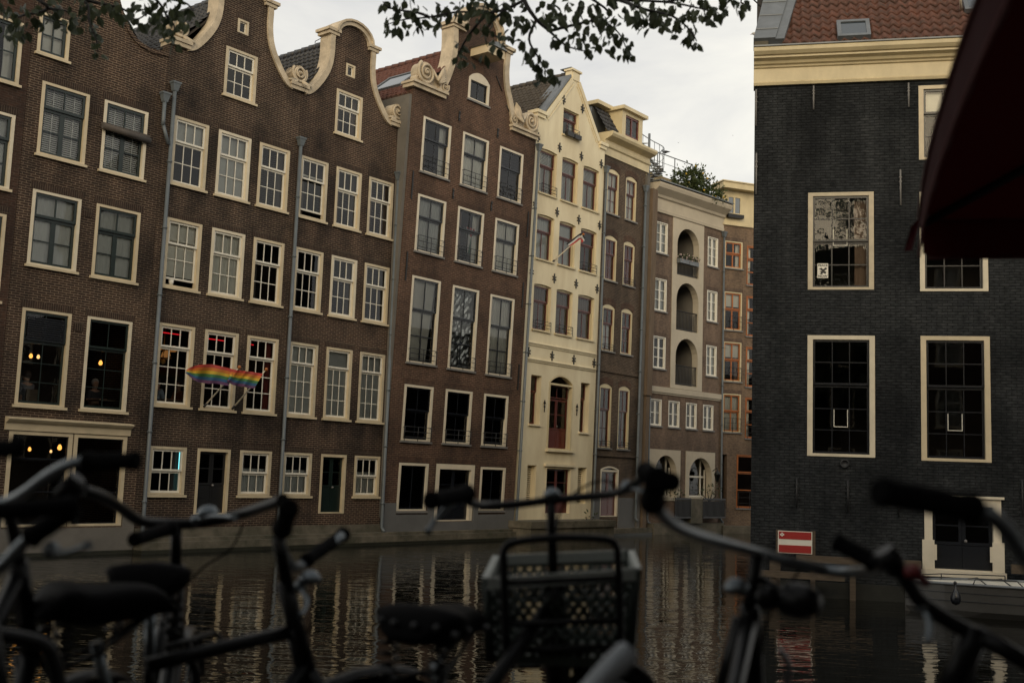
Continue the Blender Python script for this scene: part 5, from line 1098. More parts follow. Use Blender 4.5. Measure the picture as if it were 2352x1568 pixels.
J1, J2 = P(1195, -60, 8.0), P(60, -110, 8.3)
limbs = [([TB, TB + V((.1, .05, 1.5)), TB + V((.2, .1, 3.4)), fork], .28, .17), ([fork, fork + V((1.2, 1.6, 1.3)), P(700, -260, 7.6), J1], .14, .05), ([fork, fork + V((.3, 1.8, .8)), P(-60, -200, 7.6), J2], .12, .05), ([fork, fork + V((-.8, -.6, 1.8)), fork + V((-1.6, -1.8, 3.2))], .13, .05), ([fork, fork + V((.6, -1.4, 2.2)), fork + V((1.6, -3.2, 3.4))], .12, .04)]
br = [[(1195, -60), (1204, 0), (1232, 45), (1262, 72), (1300, 105), (1345, 118)], [(1204, 0), (1165, 20), (1120, 30), (1050, 28), (985, 40), (930, 45), (885, 58)], [(1232, 45), (1215, 90), (1235, 130), (1255, 165)], [(1262, 72), (1330, 55), (1380, 48), (1420, 75), (1440, 115)],
      [(1195, -60), (1330, -20), (1420, 0), (1480, 22), (1545, 38), (1585, 70), (1600, 95)], [(1330, -20), (1400, 30), (1370, 60)], [(1420, 0), (1530, 5), (1600, 18), (1650, 30)], [(1530, 5), (1620, -12), (1700, 8)], [(1120, 30), (1085, 70), (1060, 110), (1045, 145)], [(1165, 20), (1120, 65), (1160, 95)], [(985, 40), (960, 30), (900, 20), (880, 5)],
      [(60, -110), (70, -20), (110, 20), (40, 40), (30, 70)], [(70, -20), (190, 0), (205, 50), (222, 95), (225, 120)], [(190, 0), (280, 20), (310, 45), (340, 30)], [(190, -20), (340, -10), (385, 40), (400, 60), (395, 90)], [(340, -10), (420, 5), (445, 25)], [(110, 20), (150, 25), (170, 45)]]
for b in br: limbs.append((px(b), .022 if b[0][1] < -50 else .013, .004))
cl = []
random.seed(11)
def clu(lst, n=12, r=26):
    for x, y, *q in lst: cl.append((P(x, y, 8.0 + random.uniform(-.35, .35)), (q[0] if q else r)/F*8*1.05, int((q[1] if len(q) > 1 else n)*.64 + 1)))
clu([(20, 25, 45, 40), (60, 45, 40, 34), (25, 72, 26, 14), (45, 60, 25, 12), (110, 15, 40, 30), (150, 30, 30, 16), (165, 55, 20, 8), (200, 12, 40, 26), (205, 50, 22, 12), (218, 85, 18, 12), (228, 112, 14, 7), (255, 20, 28, 14), (290, 18, 20, 8), (285, 38, 20, 8), (305, 45, 18, 8), (322, 50, 14, 5), (335, 22, 26, 12), (355, 38, 26, 14), (378, 48, 26, 15), (395, 20, 34, 20), (385, 78, 18, 8), (395, 98, 12, 5), (425, 25, 24, 12), (440, 45, 18, 6), (408, 62, 16, 6), (350, 5, 40, 20)])
clu([(1115, 5, 40, 36), (1075, 15, 35, 28), (1150, 20, 35, 30), (1185, 15, 34, 24), (1050, 20, 26, 12), (1020, 18, 24, 10), (985, 48, 18, 8), (1000, 52, 14, 5), (948, 42, 26, 14), (925, 55, 22, 12), (905, 28, 24, 14), (890, 62, 14, 5), (880, 10, 18, 6), (920, 5, 24, 10), (960, 25, 20, 8), (1090, 60, 22, 10), (1130, 75, 24, 12), (1150, 95, 20, 9), (1060, 105, 16, 7), (1048, 135, 14, 6), (1115, 120, 14, 4), (1075, 135, 12, 4)], r=24)
clu([(1195, 35, 24, 12), (1185, 75, 22, 12), (1200, 105, 20, 10), (1225, 130, 24, 14), (1245, 145, 24, 14), (1262, 165, 20, 12), (1278, 185, 14, 7), (1238, 182, 16, 6), (1205, 60, 20, 8), (1255, 25, 30, 18), (1290, 15, 30, 20), (1310, 40, 26, 14), (1275, 50, 22, 10), (1290, 88, 22, 12), (1318, 100, 20, 10), (1350, 108, 18, 8), (1340, 75, 28, 18), (1375, 70, 30, 20), (1395, 85, 24, 12), (1385, 50, 26, 16), (1408, 60, 20, 10), (1425, 80, 20, 10), (1432, 105, 20, 10), (1442, 130, 12, 5), (1400, 105, 16, 5), (1345, 20, 32, 22), (1390, 15, 34, 24), (1440, 20, 36, 26), (1460, 40, 28, 18), (1490, 42, 24, 16), (1515, 50, 18, 9), (1480, 15, 34, 24), (1525, 15, 30, 18), (1548, 60, 20, 10), (1565, 45, 26, 16), (1578, 68, 22, 12), (1592, 88, 18, 10), (1560, 15, 30, 18), (1600, 15, 26, 14), (1625, 25, 24, 12), (1640, 35, 18, 8), (1655, 30, 12, 5), (1640, 8, 24, 10), (1690, 5, 22, 10), (1705, 12, 12, 4), (1675, -5, 22, 10)], r=24)
for _ in range(60):                         # unseen rest of the crown around the camera, made dense to shade the bicycles
    a = random.uniform(0, 2*pi); rr = random.uniform(.3, 1)**.5; p = V((-2.6 + cos(a)*5.2*rr, .0 + sin(a)*3.6*rr, random.uniform(6.6, 10)))
    cl.append((p, random.uniform(.7, 1.1), 130, 1.5))
for _ in range(95):  # more unseen leaves added over the canal to darken the bicycles
    y = random.uniform(1.5, 9.5); cl.append((V((random.uniform(-6.5, 6.0), y, 2.5 + .47*y + 1.35 + random.uniform(0, 3.2))), random.uniform(.55, .8), 130, 1.5))
elm('elm_tree', 'leafy elm whose dark branches hang across the top of the photo', TB, limbs, cl, .083)
random.seed(5); T2 = V((3.6, -2.6, 1.3)); cl2 = []
for _ in range(64):
    a = random.uniform(0, 2*pi); rr = random.uniform(.15, 1)**.5; zz = random.uniform(5.2, 13.5); cl2.append((T2 + V((.3 + cos(a)*3.7*rr*(1 - .045*(zz - 5)), 1.4 + sin(a)*3.2*rr, zz)), random.uniform(.5, .85), 105))
for _ in range(40): cl2.append((T2 + V((random.uniform(-1.6, 3.2), random.uniform(.2, 3.4), random.uniform(9, 14.5))), random.uniform(.35, .7), 110))
f2 = T2 + V((-.1, 0, 4.5)); lm2 = [([T2, T2 + V((.1, 0, 2)), f2], .26, .17)] + [([f2, f2 + V((cos(a)*.9, sin(a)*.9 + .6, 3)), f2 + V((cos(a)*2.2, sin(a)*2.2 + 1, 8))], .13, .03) for a in (0.3, 1.7, 2.9, 4.1, 5.3)]
elm('elm_tree', 'second elm beside the quay, seen only mirrored in the panes of the black house', T2, lm2, cl2, .13)

# dark red parasol
cloth, n_, l_ = new_mat('dark red parasol cloth'); o_ = node(n_, 'ShaderNodeOutputMaterial'); b_ = node(n_, 'ShaderNodeBsdfPrincipled'); b_.inputs['Base Color'].default_value = (.030, .003, .004, 1); b_.inputs['Roughness'].default_value = .85; b_.inputs['Specular IOR Level'].default_value = .1
t_ = node(n_, 'ShaderNodeBsdfTranslucent'); t_.inputs[0].default_value = (.03, .002, .002, 1); x_ = node(n_, 'ShaderNodeMixShader'); x_.inputs[0].default_value = .2; l_.new(b_.outputs[0], x_.inputs[1]); l_.new(t_.outputs[0], x_.inputs[2]); l_.new(x_.outputs[0], o_.inputs[0])

C0 = P(2113, 505, 3.8); E1 = P(2296, 0, 2.05); E1.z = C0.z; e1 = (E1 - C0); e1.z = 0; e1.normalize(); e2 = V((-e1.y, e1.x, 0)); e2 = e2 if e2.x > 0 else -e2
S_ = 2.6; ctr = C0 + e1*S_/2 + e2*S_/2; apex = ctr + V((0, 0, .55)); foot = V((ctr.x, ctr.y, 1.30))
t = thing('parasol', 'dark red cafe parasol with a hanging valance at the right edge', 'parasol', foot)
cor = [C0, C0 + e1*S_, C0 + e1*S_ + e2*S_, C0 + e2*S_]; m = MB(); N = 14
for k in range(4):
    a, b = cor[k], cor[(k + 1) % 4]; base = len(m.v); rows = 9; vs = []
    for j in range(rows):
        v = j/(rows - 1)
        for i in range(N + 1):
            u = i/N; p = (a*(1 - u) + b*u)*(1 - v) + apex*v; inn = (ctr - (a + b)/2); inn.z = 0
            p = p + inn.normalized()*(-.04*4*u*(1 - u)*(1 - v)**2) - V((0, 0, .05*4*u*(1 - u)*(v*(1 - v)*2))); vs.append(p)
    m.add(vs, [(j*(N + 1) + i, j*(N + 1) + i + 1, (j + 1)*(N + 1) + i + 1, (j + 1)*(N + 1) + i) for j in range(rows - 1) for i in range(N)], True)
cn = tpart(m, 'canopy', cloth, t)
for k in range(4):
    a, b = cor[k], cor[(k + 1) % 4]; m = MB(); vs = []; inn = (ctr - (a + b)/2); inn.z = 0; inn.normalize(); n2 = 40
    for j in range(4):
        for i in range(n2 + 1):
            u = .004 + .992*i/n2; ends = max(0, 1 - min(u, 1 - u)/.05); p = a*(1 - u) + b*u - inn*(.04*4*u*(1 - u)); s = j/3
            drop = .135 - .03*ends**3; p = p + V((0, 0, -drop*s)) - inn*(.003*sin(u*46)*s + .03*ends*s*(1 if k == 3 else 0)); vs.append(p)
    m.add(vs, [(j*(n2 + 1) + i, j*(n2 + 1) + i + 1, (j + 1)*(n2 + 1) + i + 1, (j + 1)*(n2 + 1) + i) for j in range(3) for i in range(n2)], True); tpart(m, 'valance', cloth, t)
for k in range(4):
    a, b = cor[k], cor[(k + 1) % 4]; inn = (ctr - (a + b)/2); inn.z = 0; inn.normalize(); m = MB()
    for dz in (.0, -.133): m.tube([a*(1 - u) + b*u - inn*(.04*4*u*(1 - u) + .004) + V((0, 0, dz)) for u in [.01 + .98*i/24 for i in range(25)]], .005, 5)
    tpart(m, 'hem', paint('maroon rim glow', (.075, .010, .010), .8), t)  # trim kept lighter: light through the cloth edge put into its colour
m = MB(); m.add([C0 + V((0, 0, .01)), C0 + e1*.10 + V((0, 0, 0)), P(2095, 575, 3.72), P(2076, 578, 3.74), P(2092, 520, 3.78)], [(0, 1, 2), (0, 2, 3, 4)]); tpart(m, 'corner_strap', cloth, t)
for p in cor: m = MB(); m.tube([p - V((0, 0, .02)), (p + apex)/2 - V((0, 0, .05)), apex - V((0, 0, .06))], .014, 6); tpart(m, 'rib', 'black', t)
m = MB(); m.tube([foot, apex + V((0, 0, .06))], .025, 10); tpart(m, 'pole', 'black', t); m = MB(); m.lathe(foot, [(.3, 0), (.3, .06), (.05, .09), (.04, .3)], 16); tpart(m, 'base', 'black', t)

# bicycles
M['bike'] = paint('black bicycle enamel', (.004, .004, .0045), .36, var=.2, spec=.16, bump=0); M['rubber'] = paint('black rubber grip', (.003, .003, .0033), .75, spec=.03, bump=0); M['chrome'] = paint('worn chrome', (.15, .17, .185), .34, metal=.9, var=.35, scale=14, bump=0); M['saddle'] = paint('black saddle leather', (.003, .003, .0035), .6, var=.3, bump=0, spec=.03); M['rivet'] = paint('dull rivet', (.022, .022, .024), .5, metal=.3)
GZ = 1.30
def sadd(t, c, fwd, L=.27, w=.22, mat='saddle', rivets=False):
    fwd = V((fwd.x, fwd.y, 0)).normalized(); sd = V((-fwd.y, fwd.x, 0)); n = 14; k = 12; vs = []; fs = []
    for i in range(n + 1):
        u = i/n; hw = (w/2)*(max(0, 1 - ((.25 - u)/.27)**2)**.5 if u < .25 else (1 - .78*((u - .25)/.75)**.75)); hw = max(hw, .004); top = .028 + .022*math.exp(-((u - .12)/.16)**2) + .006*u; hgt = .092 - .035*u; env = max(.03, 1 - abs(2*u - 1)**3.2)**.5
        for j in range(k):
            a = 2*pi*j/k; y = cos(a)*hw; z = top + (sin(a)*.022 if sin(a) > 0 else sin(a)*hgt*(.9 if abs(cos(a)) > .3 else .75)); vs.append(c + fwd*(u - .45)*L + sd*y + V((0, 0, (z + .012)*env - .035)))
    for i in range(n):
        for j in range(k): fs.append((i*k + j, i*k + (j + 1) % k, (i + 1)*k + (j + 1) % k, (i + 1)*k + j))
    fs += [tuple(range(k))[::-1], tuple(n*k + j for j in range(k))]; m = MB(); m.add(vs, fs, True); s = tpart(m, 'saddle', mat, t)
    m = MB()
    for q in (-.065, .065):
        for i in range(30): a = i*.9; pass
        sp = [c - fwd*.08 + sd*q + V((.018*cos(a*1.0), .018*sin(a*1.0), -.125 + .085*a/24)) for a in [i*.8 for i in range(31)]]; m.tube(sp, .0045, 5)
        m.tube([c - fwd*.08 + sd*q + V((0, 0, -.13)), c + fwd*.0 + sd*q*.4 + V((0, 0, -.11)), c + fwd*.11 + sd*q*.15 + V((0, 0, -.035))], .006, 6)
    s2 = tpart(m, 'spring', 'bike', t)
    if rivets:
        m = MB()
        for q in (-.8, -.3, .25, .7): m.ball(c - fwd*.122 + sd*q*w*.42 + fwd*.012*abs(q)*2 + V((0, 0, .0)), .008, 6, 4); 
        for q in (-.085, -.02, .045): m.ball(c + fwd*q - sd*w*(.475 if q < -.03 else .40) + V((0, 0, -.012)), .009, 6, 4)
        r = tpart(m, 'rivets', 'rivet', t); r['kind'] = 'stuff'
def wheel(t, c, u, name='wheel'):
    u = V((u.x, u.y, 0)).normalized(); ring = lambda R, n=40: [c + u*(R*cos(2*pi*i/n)) + V((0, 0, R*sin(2*pi*i/n))) for i in range(n + 1)]
    m = MB(); m.tube(ring(.335), .019, 8); ty = tpart(m, name, 'rubber', t); b = V(t.location); m = MB(); m.tube(ring(.312), .009, 6)
    m.tube([c - V((-u.y, u.x, 0))*.05, c + V((-u.y, u.x, 0))*.05], .018, 8); o = m.build('rim', 'chrome', ty, lambda p: p - b)
    m = MB()
    for i in range(18): a = 2*pi*i/18; m.tube([c + V((-u.y, u.x, 0))*.03*(1 if i % 2 else -1), c + u*.31*cos(a) + V((0, 0, .31*sin(a)))], .0012, 3)
    m.build('spokes', 'chrome', ty, lambda p: p - b)
def bike(label, Sd, Hd, fwd=None, tops=None, rivets=False, saddle=True, L=.27, w=.22, guard=True):
    """Sd saddle centre, Hd top of the head tube; wheels and frame follow down to the ground"""
    u = (Hd - Sd) if fwd is None else fwd; u = V((u.x, u.y, 0)).normalized(); bb = V((Sd.x, Sd.y, 0)) + u*.16 + V((0, 0, GZ + .28)); rw = V((Sd.x, Sd.y, 0)) - u*.27 + V((0, 0, GZ + .355)); hb = Hd + u*.07 - V((0, 0, .20)); fw_ = V((Hd.x, Hd.y, 0)) + u*.26 + V((0, 0, GZ + .355))
    t = thing('bicycle', label, 'bicycle', V(((Sd.x + Hd.x)/2, (Sd.y + Hd.y)/2, GZ)), group='bicycles parked along the quay'); sd = V((-u.y, u.x, 0))
    m = MB(); st = Sd - V((0, 0, .09)); sc = st + (bb - st)*.3
    m.tube([sc, bb], .017, 8); m.tube([Hd, hb], .021, 8); m.tube([bb, hb + V((0, 0, .02))], .02, 8)
    for a, b in (tops or [(sc + V((0, 0, -.02)), Hd - V((0, 0, .03)))]): m.tube([a, b], .017, 8)
    for s in (1, -1):
        q = sd*.055*s; m.tube([bb + q*.4, rw + q], .010, 6); m.tube([sc + q*.3, rw + q], .009, 6); m.tube([hb + q*.5 - V((0, 0, .0)), hb + q + u*.06 - V((0, 0, .10)), fw_ + q], [.013, .013, .008], 6)
    tpart(m, 'frame', 'bike', t); m = MB(); m.tube([st, sc], .0135, 8); tpart(m, 'seat_post', 'chrome', t)
    if saddle: sadd(t, Sd, u, L=L, w=w, rivets=rivets)
    wheel(t, rw, u); wheel(t, fw_, u)
    for c in (rw, fw_):
        m = MB(); n = 14; a0, a1 = (-.2, 2.7) if c is rw else (.5, 3.0); vs = []; fs = []
        for i in range(n + 1):
            a = a0 + (a1 - a0)*i/n
            for q, r in ((-.026, .362), (-.014, .375), (.014, .375), (.026, .362)): vs.append(c + u*(r*cos(a)*(-1 if c is rw else 1)*1) + V((0, 0, r*sin(a))) + sd*q)
        for i in range(n):
            for q in range(3): fs.append((i*4 + q, i*4 + q + 1, i*4 + q + 5, i*4 + q + 4))
        m.add(vs, fs, True)
        if guard: tpart(m, 'mudguard', 'bike', t)
    return t, u, sd
def bar(t, pts, r=.0115, mat='chrome', name='handlebar'): m = MB(); m.tube(smooth3(pts, 5), r, 10); return tpart(m, name, mat, t)
def grip(t, a, b, r=.0165):
    m = MB(); d = b - a; m.tube([a, a + d*.03, a + d*.06] + [a + d*k/8 for k in range(1, 8)] + [b - d*.04, b], [r*.8, r*1.1, r*1.15] + [r*(1 + .05*(k % 2)) for k in range(1, 8)] + [r*1.25, r*1.2], 10); tpart(m, 'grip', 'rubber', t)
def lever(t, a, b, c): m = MB(); m.tube(smooth3([a, b, c], 4), [.007]*4 + [.006]*4 + [.009], 7); m.ball(a, .016, 8, 6); tpart(m, 'brake_lever', 'chrome', t)
def bell(t, c, r=.03): m = MB(); m.lathe(c, [(0, r*.8), (r*.55, r*.7), (r*.9, r*.3), (r, 0), (r*.8, -.01), (0, -.012)], 14); tpart(m, 'bell', 'chrome', t)
def stem(t, pts, r, mat='bike'): m = MB(); m.tube(pts, r, 10); tpart(m, 'stem', mat, t)
def cable(t, pts): m = MB(); m.tube(smooth3(pts, 6), .003, 5); tpart(m, 'brake_cable', 'rubber', t)

# A: side-on at the left, big sprung saddle, top tube with a sheen
a_s, a_h = P(228, 1372, 2.32), P(652, 1335, 2.55)
t, u, sd = bike('black bicycle seen from the side at left with a broad saddle and level top tube', a_s, a_h, tops=[(P(335, 1528, 2.36), P(676, 1448, 2.56))], L=.285, w=.24)
stem(t, [P(676, 1440, 2.56), P(652, 1300, 2.54), P(640, 1235, 2.5)], .0155); stem(t, [P(676, 1440, 2.56), P(712, 1580, 2.57)], .023)
bar(t, [P(650, 1212, 2.30), P(642, 1228, 2.42), P(650, 1262, 2.52), P(676, 1302, 2.62), P(720, 1278, 2.74), P(786, 1230, 2.86)]); grip(t, P(664, 1165, 2.12), P(648, 1215, 2.30), .0185); grip(t, P(700, 1290, 2.68), P(790, 1226, 2.90), .0165)
lever(t, P(690, 1345, 2.6), P(705, 1380, 2.55), P(690, 1415, 2.5)); bell(t, P(712, 1330, 2.6), .028); cable(t, [P(690, 1345, 2.6), P(725, 1400, 2.58), P(700, 1470, 2.56), P(690, 1540, 2.56)])
# B: head-on behind it
b_s, b_h = P(352, 1322, 2.62), P(404, 1300, 2.95)
t, u, sd = bike('black bicycle seen end on with wide swept handlebars behind the side-on bicycle', b_s, b_h, L=.25, w=.2)
bar(t, [P(190, 1126, 2.55), P(235, 1140, 2.62), P(280, 1168, 2.75), P(325, 1196, 2.86), P(405, 1203, 2.95), P(490, 1196, 2.95), P(560, 1178, 2.9), P(612, 1160, 2.78), P(650, 1146, 2.66)], .0145, 'bike'); stem(t, [P(405, 1200, 2.95), P(404, 1300, 2.95)], .015); stem(t, [P(404, 1296, 2.95), P(402, 1500, 2.93)], .024)
grip(t, P(305, 1240, 2.70), P(392, 1212, 2.90), .017); lever(t, P(450, 1195, 2.95), P(490, 1185, 2.88), P(540, 1188, 2.8)); bell(t, P(478, 1180, 2.93), .03); cable(t, [P(560, 1200, 2.9), P(530, 1260, 2.9), P(470, 1300, 2.92), P(420, 1350, 2.93)])
m = MB(); m.tube([P(330, 1500, 2.75), P(490, 1452, 2.95)], .008, 6); m.tube([P(340, 1535, 2.75), P(500, 1480, 2.95)], .008, 6); m.tube([P(490, 1452, 2.95), P(505, 1462, 2.97), P(500, 1480, 2.95)], .008, 6); m.tube([P(400, 1478, 2.85), P(410, 1512, 2.85)], .008, 6); tpart(m, 'luggage_rack', 'bike', t)
# C: far left, high grip
c_s, c_h = P(-170, 1430, 2.0), P(42, 1290, 2.25)
t, u, sd = bike('black bicycle at the left edge whose straight grip points right', c_s, c_h)
bar(t, [P(205, 1060, 2.05), P(160, 1066, 2.06), P(110, 1092, 2.1), P(58, 1130, 2.15), P(15, 1152, 2.2), P(-60, 1168, 2.2)]); grip(t, P(318, 1058, 2.02), P(198, 1060, 2.05), .0165); stem(t, [P(15, 1152, 2.2), P(30, 1215, 2.22), P(48, 1310, 2.25), P(62, 1430, 2.25)], .013); m = MB(); m.ball(P(165, 1118, 2.1), .026, 8, 6, (1, 1, .85)); m.tube([P(140, 1140, 2.1), P(178, 1095, 2.1)], .018, 8); tpart(m, 'brake_clamp', 'bike', t); lever(t, P(150, 1130, 2.1), P(175, 1170, 2.1), P(168, 1200, 2.08))
# K: second one at the left edge
t, u, sd = bike('black bicycle cut by the bottom left corner with its grip below the bell', P(-260, 1520, 1.75), P(-30, 1440, 1.95))
bar(t, [P(75, 1226, 1.95), P(40, 1262, 1.95), P(0, 1302, 1.95), P(-60, 1335, 1.95)]); grip(t, P(172, 1166, 1.93), P(70, 1232, 1.95), .018); grip(t, P(-40, 1178, 1.8), P(172, 1160, 1.9), .0145); lever(t, P(118, 1262, 1.95), P(150, 1268, 1.9), P(203, 1252, 1.86)); stem(t, [P(-60, 1335, 1.95), P(-30, 1440, 1.95), P(-20, 1600, 1.95)], .016); grip(t, P(-40, 1035, 1.55), P(40, 1028, 1.6), .014)
m = MB(); m.tube(smooth3([P(-40, 1452, 2.0), P(70, 1470, 2.05), P(118, 1500, 2.06), P(140, 1600, 2.06)], 5), .014, 8); tpart(m, 'mudguard', 'bike', t)
# D: crate bike in the middle
d_s, d_h = P(1008, 1422, 2.36), P(1272, 1345, 2.72)
t, u, sd = bike('black bicycle with a riveted saddle and a front rack carrying the green crate', d_s, d_h, L=.262, w=.235, rivets=True)
stem(t, [P(1265, 1148, 2.7), P(1268, 1230, 2.7), P(1272, 1345, 2.72)], .0125); stem(t, [P(1272, 1335, 2.70), P(1276, 1470, 2.72), P(1284, 1600, 2.74)], .033)
bar(t, [P(1072, 1150, 2.52), P(1110, 1160, 2.62), P(1180, 1158, 2.68), P(1265, 1148, 2.7), P(1350, 1140, 2.68), P(1420, 1130, 2.62), P(1460, 1108, 2.5), P(1492, 1082, 2.4)], .0105, 'bike'); grip(t, P(985, 1150, 2.36), P(1075, 1132, 2.52), .018); grip(t, P(1545, 1108, 2.2), P(1482, 1082, 2.4), .018)
lever(t, P(1062, 1140, 2.5), P(1010, 1180, 2.42), P(982, 1222, 2.38)); bell(t, P(1268, 1136, 2.7), .022); cable(t, [P(1420, 1135, 2.62), P(1400, 1105, 2.66), P(1340, 1118, 2.7), P(1285, 1180, 2.72), P(1275, 1300, 2.72)]); lever(t, P(1440, 1118, 2.56), P(1480, 1130, 2.45), P(1505, 1170, 2.4))
m = MB(); ry = 2.62
m.tube(smooth3([P(1163, 1520, ry), P(1160, 1400, ry), P(1157, 1290, ry), P(1160, 1258, ry), P(1190, 1243, ry), P(1285, 1234, ry), P(1390, 1238, ry), P(1415, 1254, ry), P(1420, 1290, ry), P(1424, 1400, ry), P(1426, 1505, ry)], 4), .0095, 8)
for y0, y1 in ((1338, 1326), (1432, 1424), (1494, 1484)): m.tube([P(1160, y0, ry), P(1424, y1, ry)], .008, 6)
for x in (1180, 1240, 1330, 1405): m.tube([P(x, 1492, ry), P(x + 8, 1528, 3.2)], .008, 6)
m.tube([P(1175, 1530, 3.2), P(1415, 1524, 3.2)], .008, 6); m.tube([P(1262, 1500, ry), P(1278, 1440, 2.72)], .009, 6); tpart(m, 'front_rack', 'bike', t)
# the crate
crg = paint('green plastic crate', (.020, .032, .025), .5, var=.3); crw = paint('pale crate rim', (.27, .29, .27), .5, var=.3)
c4 = [P(1118, 1326, 2.68), P(1462, 1304, 2.68), P(1447, 1262, 3.10), P(1142, 1274, 3.10)]; low = [p + (sum(c4, V())/4 - p)*.08 - V((0, 0, .20)) for p in c4]
for p in low: p.z = low[0].z
t = thing('crate', 'green plastic crate with a pale rim and lattice sides on the front rack', 'crate', sum(low, V())/4)
m = MB(); 
for i in range(4):
    a, b = c4[i], c4[(i + 1) % 4]; out = ((a + b)/2 - sum(c4, V())/4); out.z = 0; out.normalize(); m.add([a + out*.012, b + out*.012, b + out*.012 - V((0, 0, .028)), a + out*.012 - V((0, 0, .028)), a - out*.006, b - out*.006, b - out*.006 - V((0, 0, .028)), a - out*.006 - V((0, 0, .028))], [(0, 1, 2, 3), (7, 6, 5, 4), (0, 4, 5, 1), (3, 2, 6, 7), (0, 3, 7, 4), (1, 5, 6, 2)])
tpart(m, 'rim', crw, t)
for i in range(4):
    a, b, c, d = c4[i], c4[(i + 1) % 4], low[(i + 1) % 4], low[i]; q = lambda uu, vv: (a*(1 - uu) + b*uu)*(1 - vv) + (d*(1 - uu) + c*uu)*vv
    m = MB(); m.tube([a, d], .014, 6); m.tube([b, c], .014, 6)
    for v0, v1 in ((0.02, .16), (.50, .58), (.92, 1.0)): m.add([q(0, v0), q(1, v0), q(1, v1), q(0, v1)], [(0, 1, 2, 3)])
    wid = (b - a).length; nn_ = int(wid/.026)
    for v0, v1 in ((.16, .50), (.58, .92)):
        for k in range(-2, nn_ + 1):
            for s in (0, 1):
                u0, u1 = k/nn_, (k + 2.2)/nn_; p0, p1 = (u0, u1) if s else (u1, u0); f0, f1 = v0, v1
                def clip(uu, vv, ou, ov):
                    if uu < 0: f = (0 - uu)/(ou - uu); return 0, vv + (ov - vv)*f
                    if uu > 1: f = (uu - 1)/(uu - ou); return 1, vv + (ov - vv)*f
                    return uu, vv
                if max(p0, p1) <= 0 or min(p0, p1) >= 1: continue
                A_, B_ = clip(p0, f0, p1, f1), clip(p1, f1, p0, f0); m.tube([q(*A_), q(*B_)], .0052, 4)
    tpart(m, 'side', crg, t)
m = MB(); m.add([p + V((0, 0, .004)) for p in low] + [p - V((0, 0, .006)) for p in low], [(0, 1, 2, 3), (7, 6, 5, 4), (0, 4, 5, 1), (1, 5, 6, 2), (2, 6, 7, 3), (3, 7, 4, 0)]); tpart(m, 'bottom', crg, t)
# E: bright handlebar right of the crate
t, u, sd = bike('bicycle right of the crate with a bright grey handlebar bent towards the camera', P(1585, 1630, 1.75), P(1722, 1390, 2.25))
bar(t, [P(1500, 1148, 1.72), P(1520, 1180, 1.8), P(1560, 1212, 1.92), P(1640, 1240, 2.1), P(1740, 1268, 2.25), P(1840, 1296, 2.3), P(1920, 1312, 2.3), P(1980, 1312, 2.2), P(2030, 1298, 2.05)], .0112); grip(t, P(1510, 1098, 1.55), P(1498, 1152, 1.72), .0185); stem(t, [P(1742, 1268, 2.25), P(1730, 1340, 2.25), P(1712, 1430, 2.25)], .0135, 'bike'); stem(t, [P(1712, 1420, 2.25), P(1668, 1600, 2.24)], .027)
bell(t, P(1692, 1352, 2.2), .028); m = MB(); m.ball(P(1762, 1372, 2.22), .026, 8, 6); tpart(m, 'lamp_bracket', 'bike', t); m = MB(); m.lathe(P(1832, 1378, 2.2), [(0, .05), (.022, .045), (.034, .02), (.036, -.02), (.02, -.05), (0, -.055)], 14, (V((0, 0, 1)), V((.8, .6, 0)), V((.6, -.8, 0)))); m.tube([P(1832, 1378, 2.2), P(1750, 1330, 2.25)], .009, 6); tpart(m, 'headlamp', 'bike', t)
bar(t, [P(1790, 1490, 2.2), P(1812, 1530, 2.2), P(1800, 1600, 2.2)], .006, 'chrome', 'rack_loop'); cable(t, [P(1840, 1300, 2.3), P(1800, 1370, 2.28), P(1760, 1430, 2.27), P(1740, 1560, 2.25)])
m = MB(); m.tube(smooth3([P(1440, 1500, 1.75), P(1400, 1540, 1.72), P(1340, 1610, 1.7)], 4), .021, 10); tpart(m, 'carrier_handle', 'zinc', t)
# G: darker one with a red fitting
t, u, sd = bike('black bicycle at lower right with a small red fitting below its grip', P(2330, 1660, 1.8), P(2225, 1470, 2.0), tops=[(P(2240, 1452, 2.0), P(2400, 1545, 1.95))])
grip(t, P(1918, 1242, 2.1), P(2010, 1292, 2.05), .016); bar(t, [P(2010, 1290, 2.05), P(2042, 1280, 2.0), P(2075, 1320, 2.0), P(2110, 1375, 2.0), P(2170, 1420, 2.0), P(2235, 1455, 2.0)], .0145, 'bike'); stem(t, [P(2245, 1440, 2.0), P(2210, 1520, 2.0), P(2165, 1620, 2.0)], .024); m = MB(); m.ball(P(2046, 1284, 2.0), .026, 8, 6, (1, 1, .8)); m.tube([P(2030, 1262, 2.0), P(2062, 1312, 2.0)], .019, 8); tpart(m, 'brake_clamp', 'bike', t)
m = MB(); m.ball(P(2098, 1312, 1.97), .014, 8, 6, (1.3, 1, 1)); m.tube([P(2085, 1302, 1.97), P(2130, 1340, 1.97)], .009, 6); tpart(m, 'reflector', paint('dull red plastic', (.12, .006, .008), .5), t); lever(t, P(2120, 1390, 2.0), P(2135, 1430, 1.98), P(2130, 1475, 1.96))
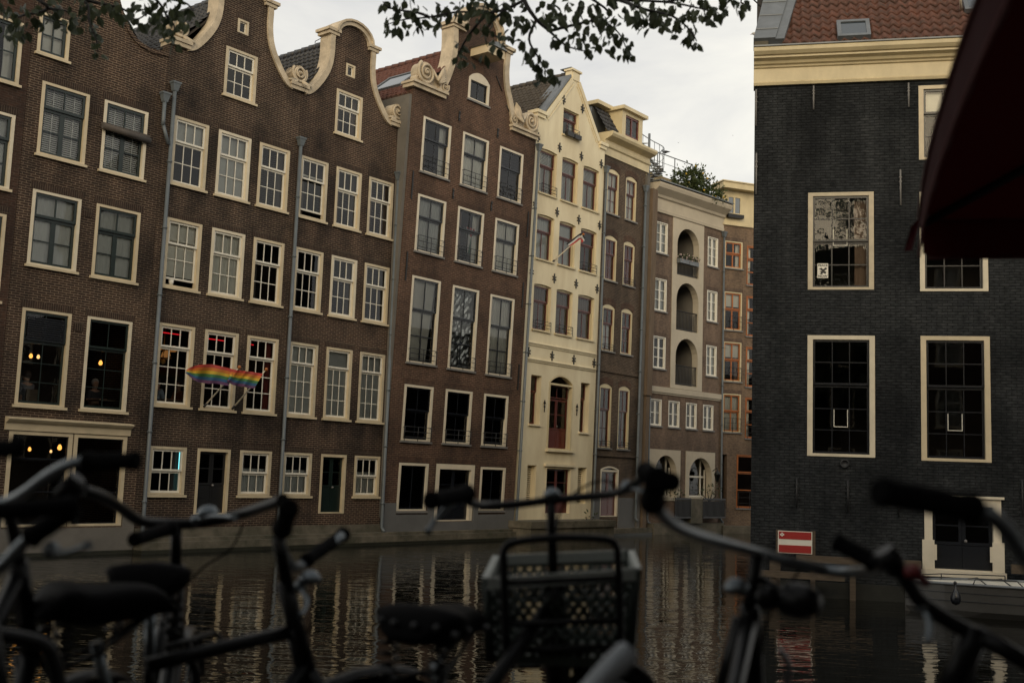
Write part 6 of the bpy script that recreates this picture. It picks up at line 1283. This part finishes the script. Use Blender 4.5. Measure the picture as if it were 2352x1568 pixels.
# H: near grip at far right
t, u, sd = bike('bicycle at the right edge with a thick dark grip pointing left and a grey bar', P(2720, 1560, 1.4), P(2480, 1480, 1.55))
grip(t, P(2015, 1128, 1.42), P(2235, 1168, 1.5), .0185); bar(t, [P(2225, 1166, 1.5), P(2270, 1180, 1.52), P(2310, 1215, 1.54), P(2345, 1265, 1.55), P(2385, 1320, 1.55), P(2440, 1345, 1.55)], .0125); stem(t, [P(2440, 1345, 1.55), P(2460, 1420, 1.55), P(2480, 1480, 1.55)], .013)

# ------------------------------------------------------------------ the houses behind the camera: they shade and are mirrored in the water side panes
random.seed(3)
for i, x in enumerate((-34, -25.5, -18, -10, -2, 6.5, 14, 22, 31)):
    W_ = (8.4, 7.4, 7.9, 7.9, 8.4, 7.4, 7.9, 8.9, 8.4)[i]; H_ = (15, 17, 14.5, 16.5, 15.5, 17.5, 15, 16.5, 15)[i]
    h = House('brick_house', 'brick house on the near side of the canal, outside the photo', V((x + W_, -11, 0)), -pi/2, 0, W_, 'brick_h1' if i % 2 else 'brick_h6', 0, None); h.floors = (1.3, 4.6, 7.8, 11); h.root['group'] = 'houses of the near quay'
    for z in (2.4, 5.6, 8.8, 12): 
        for k in range(3): window(h, .8 + k*W_/3.1, 2.1 + k*W_/3.1, z, z + 2.1, 'white', 'g' if (k + i) % 2 else None)
    h.facade([(0, 1.2), (W_, 1.2), (W_, H_ - 2), (W_/2 + 1, H_), (W_/2 - 1, H_), (0, H_ - 2)]); h.shell(H_ - 2.1, z0=1.2, top=True)

for i, (y, L_) in enumerate(((33, 8), (24.5, 8.4), (15.6, 7.8), (7.3, 8.2))):  # unseen houses added so the left panes mirror dark walls
    h = House('brick_house', 'unseen brick house added past the black house on the right', V((34, y, 0)), pi, 0, L_, 'brick_h2' if i % 2 else 'brick_h4', 0, None); h.floors = (1.3, 4.6, 7.8, 11); h.root['group'] = 'unseen houses added at the right'
    for z in (2.4, 5.6, 8.4):
        for k in range(3): window(h, .8 + k*L_/3.1, 2.1 + k*L_/3.1, z, z + 2.0, 'white', None)
    h.facade([(0, -.4), (L_, -.4), (L_, 10.8), (L_/2 + 1, 12.6 - i % 2), (L_/2 - 1, 12.6 - i % 2), (0, 10.8)]); h.shell(10.7, z0=-.4, top=True)
